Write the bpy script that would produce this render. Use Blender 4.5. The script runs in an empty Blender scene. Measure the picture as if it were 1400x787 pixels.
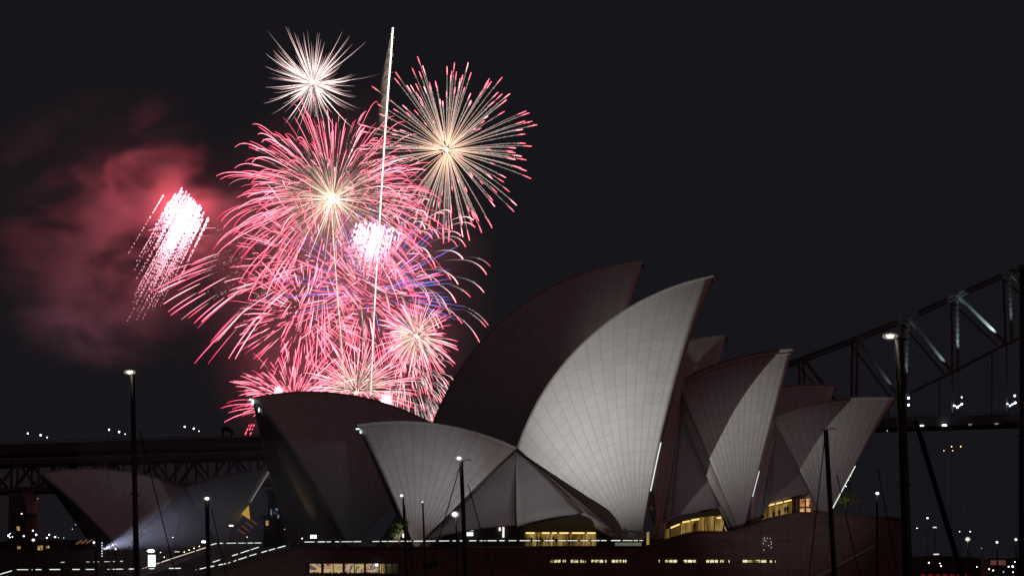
import bpy, math, random
import numpy as np
from mathutils import Vector

sc = bpy.context.scene
COL = sc.collection
R = math.radians

# ------------------------------------------------------------------ camera, world, light
FPX, HY, CZ = 3077.0, 790.0, 5.0          # focal length in photo pixels, horizon row, camera height
cam_d = bpy.data.cameras.new('camera')
cam_d.sensor_width = 36.0
cam_d.lens = 36.0 * FPX / 1400.0
cam_d.shift_y = (HY - 393.5) / 1400.0     # level camera with a rising front, uprights stay upright
cam_d.clip_end = 20000
cam_d.clip_start = 0.5
cam = bpy.data.objects.new('camera', cam_d)
COL.objects.link(cam)
cam.location = (0, 0, CZ)
cam.rotation_euler = (R(90), 0, 0)
sc.camera = cam

wd = bpy.data.worlds.new('World')
sc.world = wd
wd.use_nodes = True
wn, wl = wd.node_tree.nodes, wd.node_tree.links
wn.clear()
w_out = wn.new('ShaderNodeOutputWorld')
w_bg = wn.new('ShaderNodeBackground')
w_tc = wn.new('ShaderNodeTexCoord')
w_sep = wn.new('ShaderNodeSeparateXYZ')
w_ramp = wn.new('ShaderNodeValToRGB')
w_add = wn.new('ShaderNodeMath'); w_add.operation = 'MULTIPLY_ADD'
w_add.inputs[1].default_value = 0.5; w_add.inputs[2].default_value = 0.5
wl.new(w_tc.outputs['Generated'], w_sep.inputs[0])
wl.new(w_sep.outputs['X'], w_add.inputs[0])
wl.new(w_add.outputs[0], w_ramp.inputs[0])
w_ramp.color_ramp.elements[0].position = 0.34
w_ramp.color_ramp.elements[0].color = (0.0092, 0.0080, 0.0100, 1)
w_ramp.color_ramp.elements[1].position = 0.56
w_ramp.color_ramp.elements[1].color = (0.0078, 0.0074, 0.0098, 1)
wl.new(w_ramp.outputs[0], w_bg.inputs[0])
w_bg.inputs[1].default_value = 1.0
wl.new(w_bg.outputs[0], w_out.inputs[0])

def aim(o, target):
    d = Vector(target) - Vector(o.location)
    o.rotation_euler = d.to_track_quat('-Z', 'Y').to_euler()

# red light of the bursts over the rest of the harbour (behind and right of the viewer)
sun_d = bpy.data.lights.new('burst_light', 'SUN')
sun_d.energy = 0.095
sun_d.angle = R(35)
sun_d.color = (1.0, 0.34, 0.37)
sun = bpy.data.objects.new('burst_light', sun_d)
COL.objects.link(sun)
sun.location = (300, -300, 300)
aim(sun, (300 - 0.80, -300 + 0.50, 300 - 0.30))

def spot(name, loc, target, power, size, blend=0.4, color=(1, 0.97, 0.95), radius=0.5):
    d = bpy.data.lights.new(name, 'SPOT')
    d.energy = power; d.spot_size = R(size); d.spot_blend = blend; d.color = color
    d.shadow_soft_size = radius
    o = bpy.data.objects.new(name, d); COL.objects.link(o)
    o.location = loc; aim(o, target)
    return o

def point(name, loc, power, color, radius=0.5):
    d = bpy.data.lights.new(name, 'POINT')
    d.energy = power; d.color = color; d.shadow_soft_size = radius
    o = bpy.data.objects.new(name, d); COL.objects.link(o)
    o.location = loc
    return o

# unseen floodlights that wash the near hall, the last an added frontal fill
spot('floodlight', (-42, 358, 6), (38, 420, 57), 2.3e5, 46, 1.0, (1, 0.975, 0.955), 0.3)
spot('floodlight', (14, 374, 12.5), (-13, 402, 27), 3.3e4, 44, 1.0, (0.97, 0.94, 1.0), 0.3)
spot('floodlight', (-60, 300, 7), (-40, 440, 4), 0.8e4, 24, 0.9, (0.95, 0.95, 1.0), 0.5)
spot('floodlight', (60, 190, 6), (46, 425, 23), 9.5e4, 11.5, 0.8, (1.0, 0.86, 0.90), 1.0)  # added fill from the front, lifts the sails left in shadow

sc.view_settings.view_transform = 'Standard'
sc.view_settings.look = 'None'
sc.view_settings.exposure = 0.0
sc.view_settings.gamma = 1.0
sc.view_settings.use_curve_mapping = False
sc.cycles.use_denoising = True
sc.cycles.sample_clamp_indirect = 1.0
sc.cycles.max_bounces = 6
sc.cycles.diffuse_bounces = 3
sc.cycles.volume_bounces = 0
sc.cycles.transparent_max_bounces = 24
sc.cycles.volume_step_rate = 1.0
sc.cycles.volume_max_steps = 128

# ------------------------------------------------------------------ helpers
def P(px, py, Y):
    """photo pixel -> world point at distance Y"""
    return np.array([(px - 700.0) * Y / FPX, Y, CZ + (HY - py) * Y / FPX])

def origin(o):
    v = np.zeros(3)
    while o is not None:
        v += np.array(o.location); o = o.parent
    return v

def obj(name, verts, faces, mat, parent=None, smooth=None, loc=None, midx=None):
    """one mesh object; verts in world space"""
    verts = np.asarray(verts, dtype=float).reshape(-1, 3)
    base = origin(parent) if parent is not None else (np.zeros(3) if loc is None else np.array(loc, float))
    me = bpy.data.meshes.new(name)
    me.from_pydata((verts - base).tolist(), [], [tuple(int(i) for i in f) for f in faces])
    for m in (mat if isinstance(mat, (list, tuple)) else [mat]):
        me.materials.append(m)
    if midx is not None:
        me.polygons.foreach_set('material_index', np.asarray(midx, dtype=np.int32))
    if smooth is not None:
        sm = np.full(len(me.polygons), bool(smooth)) if np.isscalar(smooth) else np.asarray(smooth, bool)
        me.polygons.foreach_set('use_smooth', sm)
    me.update()
    o = bpy.data.objects.new(name, me)
    COL.objects.link(o)
    if parent is not None:
        o.parent = parent
    elif loc is not None:
        o.location = loc
    return o

def tag(o, label=None, cat=None, group=None, kind=None):
    if label: o['label'] = label
    if cat: o['category'] = cat
    if group: o['group'] = group
    if kind: o['kind'] = kind
    return o

def thing(name, label, cat, loc=(0, 0, 0), group=None):
    o = bpy.data.objects.new(name, None)
    o.empty_display_size = 0.5
    COL.objects.link(o)
    o.location = tuple(float(v) for v in loc)
    return tag(o, label, cat, group)

def dup(root, loc, label=None, group=None, rz=None, sc_=None):
    r = root.copy(); COL.objects.link(r); r.location = tuple(float(v) for v in loc)
    if rz is not None: r.rotation_euler = (0, 0, rz)
    if sc_ is not None: r.scale = (sc_, sc_, sc_)
    if label: r['label'] = label
    if group: r['group'] = group
    for ch in list(root.children):
        c = ch.copy(); COL.objects.link(c); c.parent = r
        for g in list(ch.children):
            d = g.copy(); COL.objects.link(d); d.parent = c
    return r

class MB:
    """collects shapes, builds one mesh"""
    def __init__(s): s.v, s.f = [], []
    def add(s, v, f):
        k = len(s.v); s.v += [tuple(p) for p in v]; s.f += [tuple(i + k for i in q) for q in f]; return s
    def box(s, c, size, rz=0.0):
        hx, hy, hz = [q / 2 for q in size]
        ca, sa = math.cos(rz), math.sin(rz)
        v = []
        for x, y, z in ((-1,-1,-1),(1,-1,-1),(1,1,-1),(-1,1,-1),(-1,-1,1),(1,-1,1),(1,1,1),(-1,1,1)):
            X, Yy = x*hx, y*hy
            v.append((c[0] + X*ca - Yy*sa, c[1] + X*sa + Yy*ca, c[2] + z*hz))
        return s.add(v, ((0,3,2,1),(4,5,6,7),(0,1,5,4),(1,2,6,5),(2,3,7,6),(3,0,4,7)))
    def bar(s, p, q, r0, r1=None, n=6):
        """round tapered bar"""
        r1 = r0 if r1 is None else r1
        p, q = Vector(p), Vector(q); d = (q - p)
        if d.length < 1e-6: return s
        d.normalize()
        u = d.cross(Vector((0, 0, 1)) if abs(d.z) < 0.9 else Vector((1, 0, 0))).normalized(); w = d.cross(u)
        v = []
        for c, r in ((p, r0), (q, r1)):
            for i in range(n):
                a = 2*math.pi*i/n
                v.append(tuple(c + (u*math.cos(a) + w*math.sin(a))*r))
        f = [(i, (i+1) % n, n+(i+1) % n, n+i) for i in range(n)]
        f += [tuple(range(n-1, -1, -1)), tuple(range(n, 2*n))]
        return s.add(v, f)
    def beam(s, p, q, wx, wy):
        """square section beam between two points"""
        p, q = Vector(p), Vector(q); d = (q - p).normalized()
        u = d.cross(Vector((0, 1, 0)) if abs(d.y) < 0.9 else Vector((0, 0, 1))).normalized(); w = d.cross(u)
        v = []
        for c in (p, q):
            for a, b in ((-1,-1),(1,-1),(1,1),(-1,1)):
                v.append(tuple(c + u*(a*wx/2) + w*(b*wy/2)))
        return s.add(v, ((3,2,1,0),(4,5,6,7),(0,1,5,4),(1,2,6,5),(2,3,7,6),(3,0,4,7)))
    def path(s, pts, r, n=5):
        for a, b in zip(pts[:-1], pts[1:]): s.bar(a, b, r, r, n)
        return s
    def ball(s, c, rx, ry=None, rz=None, nu=8, nv=5):
        ry = rx if ry is None else ry; rz = rx if rz is None else rz
        v = [(c[0], c[1], c[2]-rz)]
        for j in range(1, nv):
            t = math.pi*j/nv - math.pi/2
            for i in range(nu):
                a = 2*math.pi*i/nu
                v.append((c[0]+rx*math.cos(t)*math.cos(a), c[1]+ry*math.cos(t)*math.sin(a), c[2]+rz*math.sin(t)))
        v.append((c[0], c[1], c[2]+rz))
        f = [(0, 1+(i+1) % nu, 1+i) for i in range(nu)]
        for j in range(nv-2):
            for i in range(nu):
                a = 1+j*nu
                f.append((a+i, a+(i+1) % nu, a+nu+(i+1) % nu, a+nu+i))
        a = 1+(nv-2)*nu
        f += [(a+i, a+(i+1) % nu, len(v)-1) for i in range(nu)]
        return s.add(v, f)
    def prism(s, poly, d):
        """polygon (world points) extruded by vector d"""
        n = len(poly); d = np.asarray(d, float)
        v = [tuple(p) for p in poly] + [tuple(np.asarray(p) + d) for p in poly]
        f = [tuple(range(n)), tuple(range(2*n-1, n-1, -1))] + [(i, n+i, n+(i+1) % n, (i+1) % n) for i in range(n)]
        return s.add(v, f)
    def build(s, name, mat, parent=None, smooth=None, loc=None):
        return obj(name, s.v, s.f, mat, parent, smooth, loc)

# ------------------------------------------------------------------ materials
def new_mat(name):
    m = bpy.data.materials.new(name); m.use_nodes = True
    nt = m.node_tree; nt.nodes.clear()
    out = nt.nodes.new('ShaderNodeOutputMaterial')
    return m, nt.nodes, nt.links, out

def mat(name, c, rough=0.7, metal=0.0, var=0.15, scale=0.6, bump=0.0, spec=0.4):
    m, n, l, out = new_mat(name)
    b = n.new('ShaderNodeBsdfPrincipled')
    b.inputs['Roughness'].default_value = rough
    b.inputs['Metallic'].default_value = metal
    b.inputs['Specular IOR Level'].default_value = spec
    tc = n.new('ShaderNodeTexCoord'); ns = n.new('ShaderNodeTexNoise')
    ns.inputs['Scale'].default_value = scale; ns.inputs['Detail'].default_value = 6
    l.new(tc.outputs['Object'], ns.inputs['Vector'])
    mx = n.new('ShaderNodeMix'); mx.data_type = 'RGBA'
    mx.inputs['A'].default_value = (*[x*(1-var) for x in c], 1)
    mx.inputs['B'].default_value = (*[min(1, x*(1+var)) for x in c], 1)
    l.new(ns.outputs['Fac'], mx.inputs['Factor'])
    l.new(mx.outputs['Result'], b.inputs['Base Color'])
    if bump:
        bp = n.new('ShaderNodeBump'); bp.inputs['Strength'].default_value = bump
        l.new(ns.outputs['Fac'], bp.inputs['Height']); l.new(bp.outputs[0], b.inputs['Normal'])
    l.new(b.outputs[0], out.inputs[0])
    return m

def emit(name, c, s):
    m, n, l, out = new_mat(name)
    e = n.new('ShaderNodeEmission'); e.inputs[0].default_value = (*c, 1); e.inputs[1].default_value = s
    l.new(e.outputs[0], out.inputs[0])
    m.cycles.emission_sampling = 'NONE'
    return m

def M(n, op, a, b=None, c=None, l=None):
    k = n.new('ShaderNodeMath'); k.operation = op
    for i, x in enumerate((a, b, c)):
        if x is None: continue
        if isinstance(x, (int, float)): k.inputs[i].default_value = x
        else: l.new(x, k.inputs[i])
    return k.outputs[0]

def tile_material(name, base, chev=2.3, groove=0.24):
    """glazed tile lids: ribs along u, chevron joints along v (metres)"""
    m, n, l, out = new_mat(name)
    b = n.new('ShaderNodeBsdfPrincipled'); b.inputs['Roughness'].default_value = 0.5
    b.inputs['Specular IOR Level'].default_value = 0.25
    ua = n.new('ShaderNodeUVMap'); ua.uv_map = 'rib'
    ub = n.new('ShaderNodeUVMap'); ub.uv_map = 'joint'
    sa = n.new('ShaderNodeSeparateXYZ'); sb = n.new('ShaderNodeSeparateXYZ')
    l.new(ua.outputs[0], sa.inputs[0]); l.new(ub.outputs[0], sb.inputs[0])
    d, v = sb.outputs['X'], sb.outputs['Y']          # metres from the rib joint, metres up the rib
    cc = M(n, 'DIVIDE', M(n, 'MULTIPLY_ADD', d, 0.55, v, l), chev, l=l)
    fr = M(n, 'MULTIPLY', M(n, 'FRACT', cc, l=l), chev, l=l)
    g1 = M(n, 'LESS_THAN', fr, groove*0.62, l=l)
    g2 = M(n, 'LESS_THAN', d, groove*0.5, l=l)
    wide = M(n, 'GREATER_THAN', v, 9.0, l=l)
    g = M(n, 'MAXIMUM', M(n, 'MULTIPLY', g1, wide, l=l), g2, l=l)
    cell = n.new('ShaderNodeCombineXYZ')
    l.new(M(n, 'FLOOR', cc, l=l), cell.inputs[0]); l.new(M(n, 'FLOOR', sa.outputs['X'], l=l), cell.inputs[1])
    wn_ = n.new('ShaderNodeTexWhiteNoise'); wn_.noise_dimensions = '3D'; l.new(cell.outputs[0], wn_.inputs['Vector'])
    tc = n.new('ShaderNodeTexCoord'); ns = n.new('ShaderNodeTexNoise')
    ns.inputs['Scale'].default_value = 0.12; ns.inputs['Detail'].default_value = 8; ns.inputs['Roughness'].default_value = 0.65
    l.new(tc.outputs['Object'], ns.inputs['Vector'])
    ns2 = n.new('ShaderNodeTexNoise'); ns2.inputs['Scale'].default_value = 1.6; ns2.inputs['Detail'].default_value = 4
    l.new(tc.outputs['Object'], ns2.inputs['Vector'])
    val = M(n, 'ADD', M(n, 'MULTIPLY_ADD', wn_.outputs['Value'], 0.07, 0.76, l),
            M(n, 'ADD', M(n, 'MULTIPLY', ns.outputs['Fac'], 0.26, l=l), M(n, 'MULTIPLY', ns2.outputs['Fac'], 0.14, l=l), l=l), l=l)
    val = M(n, 'MULTIPLY', val, M(n, 'MULTIPLY_ADD', g, -0.19, 1.0, l), l=l)
    mx = n.new('ShaderNodeMix'); mx.data_type = 'RGBA'; mx.blend_type = 'MULTIPLY'
    mx.inputs['Factor'].default_value = 1.0
    mx.inputs['A'].default_value = (*base, 1)
    cb = n.new('ShaderNodeCombineColor')
    for i in range(3): l.new(val, cb.inputs[i])
    l.new(cb.outputs[0], mx.inputs['B'])
    l.new(mx.outputs['Result'], b.inputs['Base Color'])
    l.new(b.outputs[0], out.inputs[0])
    return m

TILE = tile_material('glazed_tile', (0.70, 0.685, 0.66))
CONC = mat('raw_concrete', (0.36, 0.33, 0.31), 0.85, var=0.25, scale=0.35)
CONCD = mat('dark_concrete', (0.16, 0.15, 0.15), 0.85, var=0.25, scale=0.35)
SIDE = mat('side_panel', (0.37, 0.34, 0.345), 0.7, var=0.18, scale=0.10)
RIB = mat('rib_concrete', (0.46, 0.40, 0.40), 0.8, var=0.2, scale=0.3)
GRANITE = mat('pink_granite', (0.27, 0.18, 0.17), 0.8, var=0.3, scale=0.8)
gn, gl = GRANITE.node_tree.nodes, GRANITE.node_tree.links
g_tc = gn.new('ShaderNodeTexCoord'); g_s = gn.new('ShaderNodeSeparateXYZ'); g_c = gn.new('ShaderNodeCombineXYZ'); g_b = gn.new('ShaderNodeTexBrick')
gl.new(g_tc.outputs['Object'], g_s.inputs[0]); gl.new(g_s.outputs['X'], g_c.inputs[0]); gl.new(g_s.outputs['Z'], g_c.inputs[1]); gl.new(g_c.outputs[0], g_b.inputs['Vector'])
g_b.inputs['Scale'].default_value = 1.0; g_b.inputs['Brick Width'].default_value = 2.4; g_b.inputs['Row Height'].default_value = 1.3; g_b.inputs['Mortar Size'].default_value = 0.06
g_b.inputs['Color1'].default_value = (1, 1, 1, 1); g_b.inputs['Color2'].default_value = (0.82, 0.82, 0.82, 1); g_b.inputs['Mortar'].default_value = (0.6, 0.6, 0.6, 1); g_b.offset = 0.0
g_m = gn.new('ShaderNodeMix'); g_m.data_type = 'RGBA'; g_m.blend_type = 'MULTIPLY'; g_m.inputs['Factor'].default_value = 1.0
g_p = [q for q in gn if q.type == 'BSDF_PRINCIPLED'][0]
gl.new(g_p.inputs['Base Color'].links[0].from_socket, g_m.inputs['A']); gl.new(g_b.outputs['Color'], g_m.inputs['B']); gl.new(g_m.outputs['Result'], g_p.inputs['Base Color'])
PAVE = mat('paving', (0.16, 0.12, 0.11), 0.85, var=0.3, scale=0.5)
STEEL = mat('bridge_steel', (0.13, 0.15, 0.16), 0.6, var=0.2, scale=0.3)
STEELD = mat('bridge_paint', (0.12, 0.15, 0.17), 0.7, var=0.2, scale=0.3)
ALU = mat('mast_metal', (0.028, 0.026, 0.023), 0.45, var=0.2, scale=2)
ROPE = mat('wire_rope', (0.035, 0.022, 0.022), 0.7, var=0.2, scale=3)
HULL = mat('hull_paint', (0.55, 0.55, 0.55), 0.35, var=0.05)
DECKM = mat('deck_teak', (0.20, 0.13, 0.08), 0.7)
CLOTHD = mat('dark_cloth', (0.02, 0.025, 0.03), 0.9)
SKIN = mat('dark_clothing', (0.03, 0.028, 0.03), 0.9, var=0.4, scale=3)
GLASSD = mat('dark_glass', (0.012, 0.014, 0.017), 0.12, var=0.1, spec=0.6)
BRONZE = mat('bronze_frame', (0.24, 0.21, 0.17), 0.5, metal=0.3)
BRICK = mat('dark_masonry', (0.10, 0.085, 0.075), 0.9, var=0.3, scale=0.4)
LEAF = mat('leaf_green', (0.07, 0.12, 0.035), 0.7, var=0.5, scale=2.0)
BARK = mat('bark', (0.06, 0.045, 0.035), 0.9)
POLE = mat('pole_paint', (0.035, 0.03, 0.03), 0.6)
WHITEP = mat('white_paint', (0.75, 0.75, 0.75), 0.5)
E_WHITE = emit('lamp_white', (1.0, 0.98, 0.95), 9)
E_WARM = emit('lamp_warm', (1.0, 0.80, 0.50), 7)
E_BLUE = emit('lamp_blue_white', (0.72, 0.80, 1.0), 9)
E_DIM = emit('lamp_dim', (1.0, 0.93, 0.80), 2.0)
E_ORANGE = emit('lamp_orange', (1.0, 0.50, 0.25), 4)
E_PINK = emit('lamp_pink', (1.0, 0.72, 0.62), 4)
E_RED = emit('lamp_red', (1.0, 0.05, 0.06), 0.10)
E_STRIP = emit('rail_strip', (0.86, 1.0, 0.90), 1.2)
E_STRIPW = emit('rail_strip_warm', (1.0, 0.84, 0.66), 1.0)
E_EDGE = emit('rim_glow', (0.9, 0.97, 1.0), 0.9)

def window_material(name, c0, c1, c2, s, sx=0.9, sz=0.5):
    """lit room seen through glass: vertical timber streaks and patches of furniture"""
    m, n, l, out = new_mat(name)
    tc = n.new('ShaderNodeTexCoord'); mp = n.new('ShaderNodeMapping')
    mp.inputs['Scale'].default_value = (sx, sx, sz)
    l.new(tc.outputs['Object'], mp.inputs[0])
    ns = n.new('ShaderNodeTexNoise'); ns.inputs['Scale'].default_value = 1.0; ns.inputs['Detail'].default_value = 3
    l.new(mp.outputs[0], ns.inputs['Vector'])
    rp = n.new('ShaderNodeValToRGB')
    rp.color_ramp.elements[0].position = 0.36; rp.color_ramp.elements[0].color = (*c0, 1)
    rp.color_ramp.elements[1].position = 0.66; rp.color_ramp.elements[1].color = (*c2, 1)
    e = rp.color_ramp.elements.new(0.5); e.color = (*c1, 1)
    l.new(ns.outputs['Fac'], rp.inputs[0])
    em = n.new('ShaderNodeEmission'); em.inputs[1].default_value = s
    l.new(rp.outputs[0], em.inputs[0]); l.new(em.outputs[0], out.inputs[0])
    m.cycles.emission_sampling = 'NONE'
    return m

W_AMBER = window_material('amber_foyer', (0.07, 0.04, 0.008), (0.24, 0.145, 0.035), (0.46, 0.30, 0.10), 0.85, 0.9, 0.12)
W_STRIP = window_material('strip_window', (0.10, 0.06, 0.02), (0.85, 0.70, 0.32), (1.0, 0.92, 0.62), 1.0, 0.7, 1.5)
W_CITY = window_material('city_window', (0.25, 0.13, 0.04), (0.7, 0.45, 0.18), (1.0, 0.8, 0.45), 1.0, 0.5, 0.5)
E_CEIL = emit('ceiling_glow', (1.0, 0.70, 0.24), 1.25)

def mural_material():
    m, n, l, out = new_mat('mural_room')
    tc = n.new('ShaderNodeTexCoord')
    ns = n.new('ShaderNodeTexNoise'); ns.inputs['Scale'].default_value = 0.55; ns.inputs['Detail'].default_value = 1.5
    ns.inputs['Distortion'].default_value = 1.2
    l.new(tc.outputs['Object'], ns.inputs['Vector'])
    rp = n.new('ShaderNodeValToRGB'); cr = rp.color_ramp; cr.interpolation = 'CONSTANT'
    cr.elements[0].position = 0.0; cr.elements[0].color = (0.10, 0.17, 0.05, 1)
    cr.elements[1].position = 0.38; cr.elements[1].color = (0.42, 0.30, 0.13, 1)
    for p, c in ((0.47, (0.47, 0.34, 0.16)), (0.56, (0.10, 0.07, 0.12)), (0.62, (0.50, 0.38, 0.20)), (0.68, (0.35, 0.05, 0.02))):
        e = cr.elements.new(p); e.color = (*c, 1)
    l.new(ns.outputs['Fac'], rp.inputs[0])
    em = n.new('ShaderNodeEmission'); em.inputs[1].default_value = 1.0
    l.new(rp.outputs[0], em.inputs[0]); l.new(em.outputs[0], out.inputs[0])
    m.cycles.emission_sampling = 'NONE'
    return m
W_MURAL = mural_material()

# ------------------------------------------------------------------ ground and water
m, n, l, out = new_mat('harbour_water')
b = n.new('ShaderNodeBsdfPrincipled'); b.inputs['Base Color'].default_value = (0.006, 0.009, 0.012, 1); b.inputs['Roughness'].default_value = 0.12
tc = n.new('ShaderNodeTexCoord'); ns = n.new('ShaderNodeTexNoise'); ns.inputs['Scale'].default_value = 0.35; ns.inputs['Detail'].default_value = 5
l.new(tc.outputs['Object'], ns.inputs['Vector'])
bp = n.new('ShaderNodeBump'); bp.inputs['Strength'].default_value = 0.5; bp.inputs['Distance'].default_value = 0.6
l.new(ns.outputs['Fac'], bp.inputs['Height']); l.new(bp.outputs[0], b.inputs['Normal']); l.new(b.outputs[0], out.inputs[0])
WATER = m
tag(obj('water', [(-9000, -3000, 0), (9000, -3000, 0), (9000, 15000, 0), (-9000, 15000, 0)], [(0, 1, 2, 3)], WATER), kind='structure')

# ------------------------------------------------------------------ hall frame
def frame(deg):
    a = R(deg)      # along the hall towards its north end, and across it towards the viewer
    return np.array([math.cos(a), math.sin(a), 0.0]), np.array([math.sin(a), -math.cos(a), 0.0])
A, B = frame(4)     # the nearer hall and the podium front
A_FAR, B_FAR = frame(22)
O_NEAR = np.array([13.65, 420.0, 0.0])
O_FAR = O_NEAR - 47.0 * B
O_PAV = np.array([-490 * 452 / FPX, 452.0, 0.0])

FRAMES = {id(O_NEAR): (A, B), id(O_FAR): (A_FAR, B_FAR), id(O_PAV): (A_FAR, B_FAR)}
def on_plane(O, px, py, w):
    B = FRAMES[id(O)][1]
    d = np.array([(px - 700) / FPX, 1.0, (HY - py) / FPX])
    Y = (w + O[0]*B[0] + O[1]*B[1]) / (d[0]*B[0] + d[1]*B[1])
    return np.array([d[0]*Y, Y, CZ + d[2]*Y])

def to_local(O, p): q = p - O; A, B = FRAMES[id(O)]; return np.array([q @ A, q @ B, p[2]])
def to_world(O, q): A, B = FRAMES[id(O)]; return O + A*q[0] + B*q[1] + np.array([0, 0, q[2]])

def slerp(c, p, q, t):
    u, v = p - c, q - c
    r = np.linalg.norm(u); u = u/r; v = v/np.linalg.norm(v)
    om = math.acos(max(-1, min(1, u @ v)))
    if om < 1e-6: return c + u*r
    return c + r*(math.sin((1-t)*om)*u + math.sin(t*om)*v)/math.sin(om)

def make_shell(O, parent, T, Rr, F, w, rho=75.0, nr=14, thick=1.1, label=None):
    """spherical double shell from three measured corners: ridge tip, ridge back, near foot"""
    t = to_local(O, on_plane(O, *T, 0)); r = to_local(O, on_plane(O, *Rr, 0)); f = to_local(O, on_plane(O, *F, w))
    e1, e2 = r - t, f - t
    nn = np.cross(e1, e2); n2 = nn @ nn
    cc = t + (np.cross(nn, e1)*(e2 @ e2) + np.cross(e2, nn)*(e1 @ e1)) / (2*n2)
    rc = np.linalg.norm(cc - t); rho = max(rho, rc*1.02)
    nrm = nn/math.sqrt(n2)
    if nrm[1] < 0: nrm = -nrm
    C = cc - nrm*math.sqrt(rho*rho - rc*rc)
    # ridge arc in the plane of symmetry
    cs = np.array([C[0], 0, C[2]])
    nu, nv = nr*2, 18
    ridge = [slerp(cs, r, t, i/nu) for i in range(nu+1)]
    verts, faces, midx, smooth = [], [], [], []
    uv1, uv2 = {}, {}
    tvals = [0.015 + 0.985*(j/nv)**1.0 for j in range(nv+1)]
    grids = {}
    for side in (1, -1):
        for layer in (0, 1):
            g = np.zeros((nu+1, nv+1), int)
            for i in range(nu+1):
                for j, tv in enumerate(tvals):
                    p = slerp(C, f, ridge[i], tv)
                    if layer: p = C + (p - C)*(rho - thick)/rho
                    q = p.copy(); q[1] *= side
                    g[i, j] = len(verts); verts.append(to_world(O, q))
                    if not layer:
                        width = np.linalg.norm(slerp(C, f, ridge[min(i+1, nu)], tv) - slerp(C, f, ridge[max(i-1, 0)], tv))/2
                        if 0 < i < nu: width *= 1.0
                        else: width *= 2.0
                        uv1[len(verts)-1] = (i/2 + 0.001, tv)
                        uv2[len(verts)-1] = ((width if i % 2 else 0.0), tv*np.linalg.norm(ridge[i]-f)*1.04)
            grids[(side, layer)] = g
    for side in (1, -1):
        for layer in (0, 1):
            g = grids[(side, layer)]
            flip = (side == 1) != (layer == 1)
            for i in range(nu):
                for j in range(nv):
                    q = (g[i, j], g[i, j+1], g[i+1, j+1], g[i+1, j])
                    faces.append(q if flip else q[::-1]); midx.append(layer); smooth.append(True)
        go, gi = grids[(side, 0)], grids[(side, 1)]
        for i0 in (0, nu):
            for j in range(nv):
                q = (go[i0, j], gi[i0, j], gi[i0, j+1], go[i0, j+1])
                faces.append(q if (i0 == 0) == (side == 1) else q[::-1]); midx.append(1); smooth.append(False)
    o = obj('roof_shell', verts, faces, [TILE, CONC], parent, smooth, midx=midx)
    me = o.data
    l1 = me.uv_layers.new(name='rib'); l2 = me.uv_layers.new(name='joint')
    for poly in me.polygons:
        if poly.material_index == 0:
            us = [uv1[v][0] for v in poly.vertices]
            for li, v in zip(poly.loop_indices, poly.vertices):
                l1.data[li].uv = uv1[v]; l2.data[li].uv = uv2[v]
    if label: o['label'] = label
    # ridge capping
    rb = MB(); rb.path([to_world(O, p + np.array([0, 0, 0.08])) for p in ridge], 0.22, 5)
    rb.build('ridge_capping', CONC, o)
    edge_o = [slerp(C, f, t, x) for x in np.linspace(0.0, 1.0, 33)]
    edge_i = [C + (p - C)*(rho - thick)/rho for p in edge_o]
    return dict(o=o, t=t, r=r, f=f, C=C, rho=rho, ridge=ridge, edge=edge_o, edge_i=edge_i, O=O, parent=parent)

def mouth_glass(S, inset, n=11, base=None, lean=0.0):
    """glazed wall with fanned bronze fins set back in the mouth of a shell"""
    O, par = S['O'], S['parent']; A = FRAMES[id(O)][0]
    sgn = 1 if S['f'][0] > S['t'][0] else -1        # into the shell
    zb = S['f'][2] if base is None else base
    ed = S['edge_i']; ws = np.array([p[1] for p in ed])
    fins, verts, faces = [], [], []
    prev = None
    wmax = ws.max()*0.97
    for k in range(-n, n+1):
        w = wmax*k/n
        i = int(np.argmin(np.abs(ws - abs(w)))); p = ed[i]
        top = np.array([p[0] + sgn*inset, w, p[2] - 0.6])
        mid = np.array([top[0]*0.45 + (S['f'][0]+sgn*inset*0.6)*0.55, w*0.93, zb + (top[2]-zb)*0.45])
        bot = np.array([S['f'][0] + sgn*inset*0.4 - sgn*lean, w*0.72, zb])
        for q in (mid, top):
            sd = 1 if q[1] >= 0 else -1
            cq = S['C']*np.array([1, sd, 1]); rr = np.linalg.norm(q - cq); lim = S['rho'] - 1.1 - 1.4
            if rr > lim: q[:] = cq + (q - cq)*lim/rr
            if q[1]*sd < 0: q[1] = 0
        tri = [to_world(O, q) for q in (bot, mid, top)]
        fins.append(MB().beam(tri[0], tri[1], 0.35, 0.9).beam(tri[1], tri[2], 0.35, 0.9))
        b0 = len(verts); verts += [q + A*sgn*0.35 for q in tri]
        if prev is not None:
            faces += [(prev, b0, b0+1, prev+1), (prev+1, b0+1, b0+2, prev+2)]
        prev = b0
    g = obj('glass_wall', verts, faces, GLASSD, par)
    for q in fins: q.build('fin', BRONZE, g)
    return g

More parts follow.
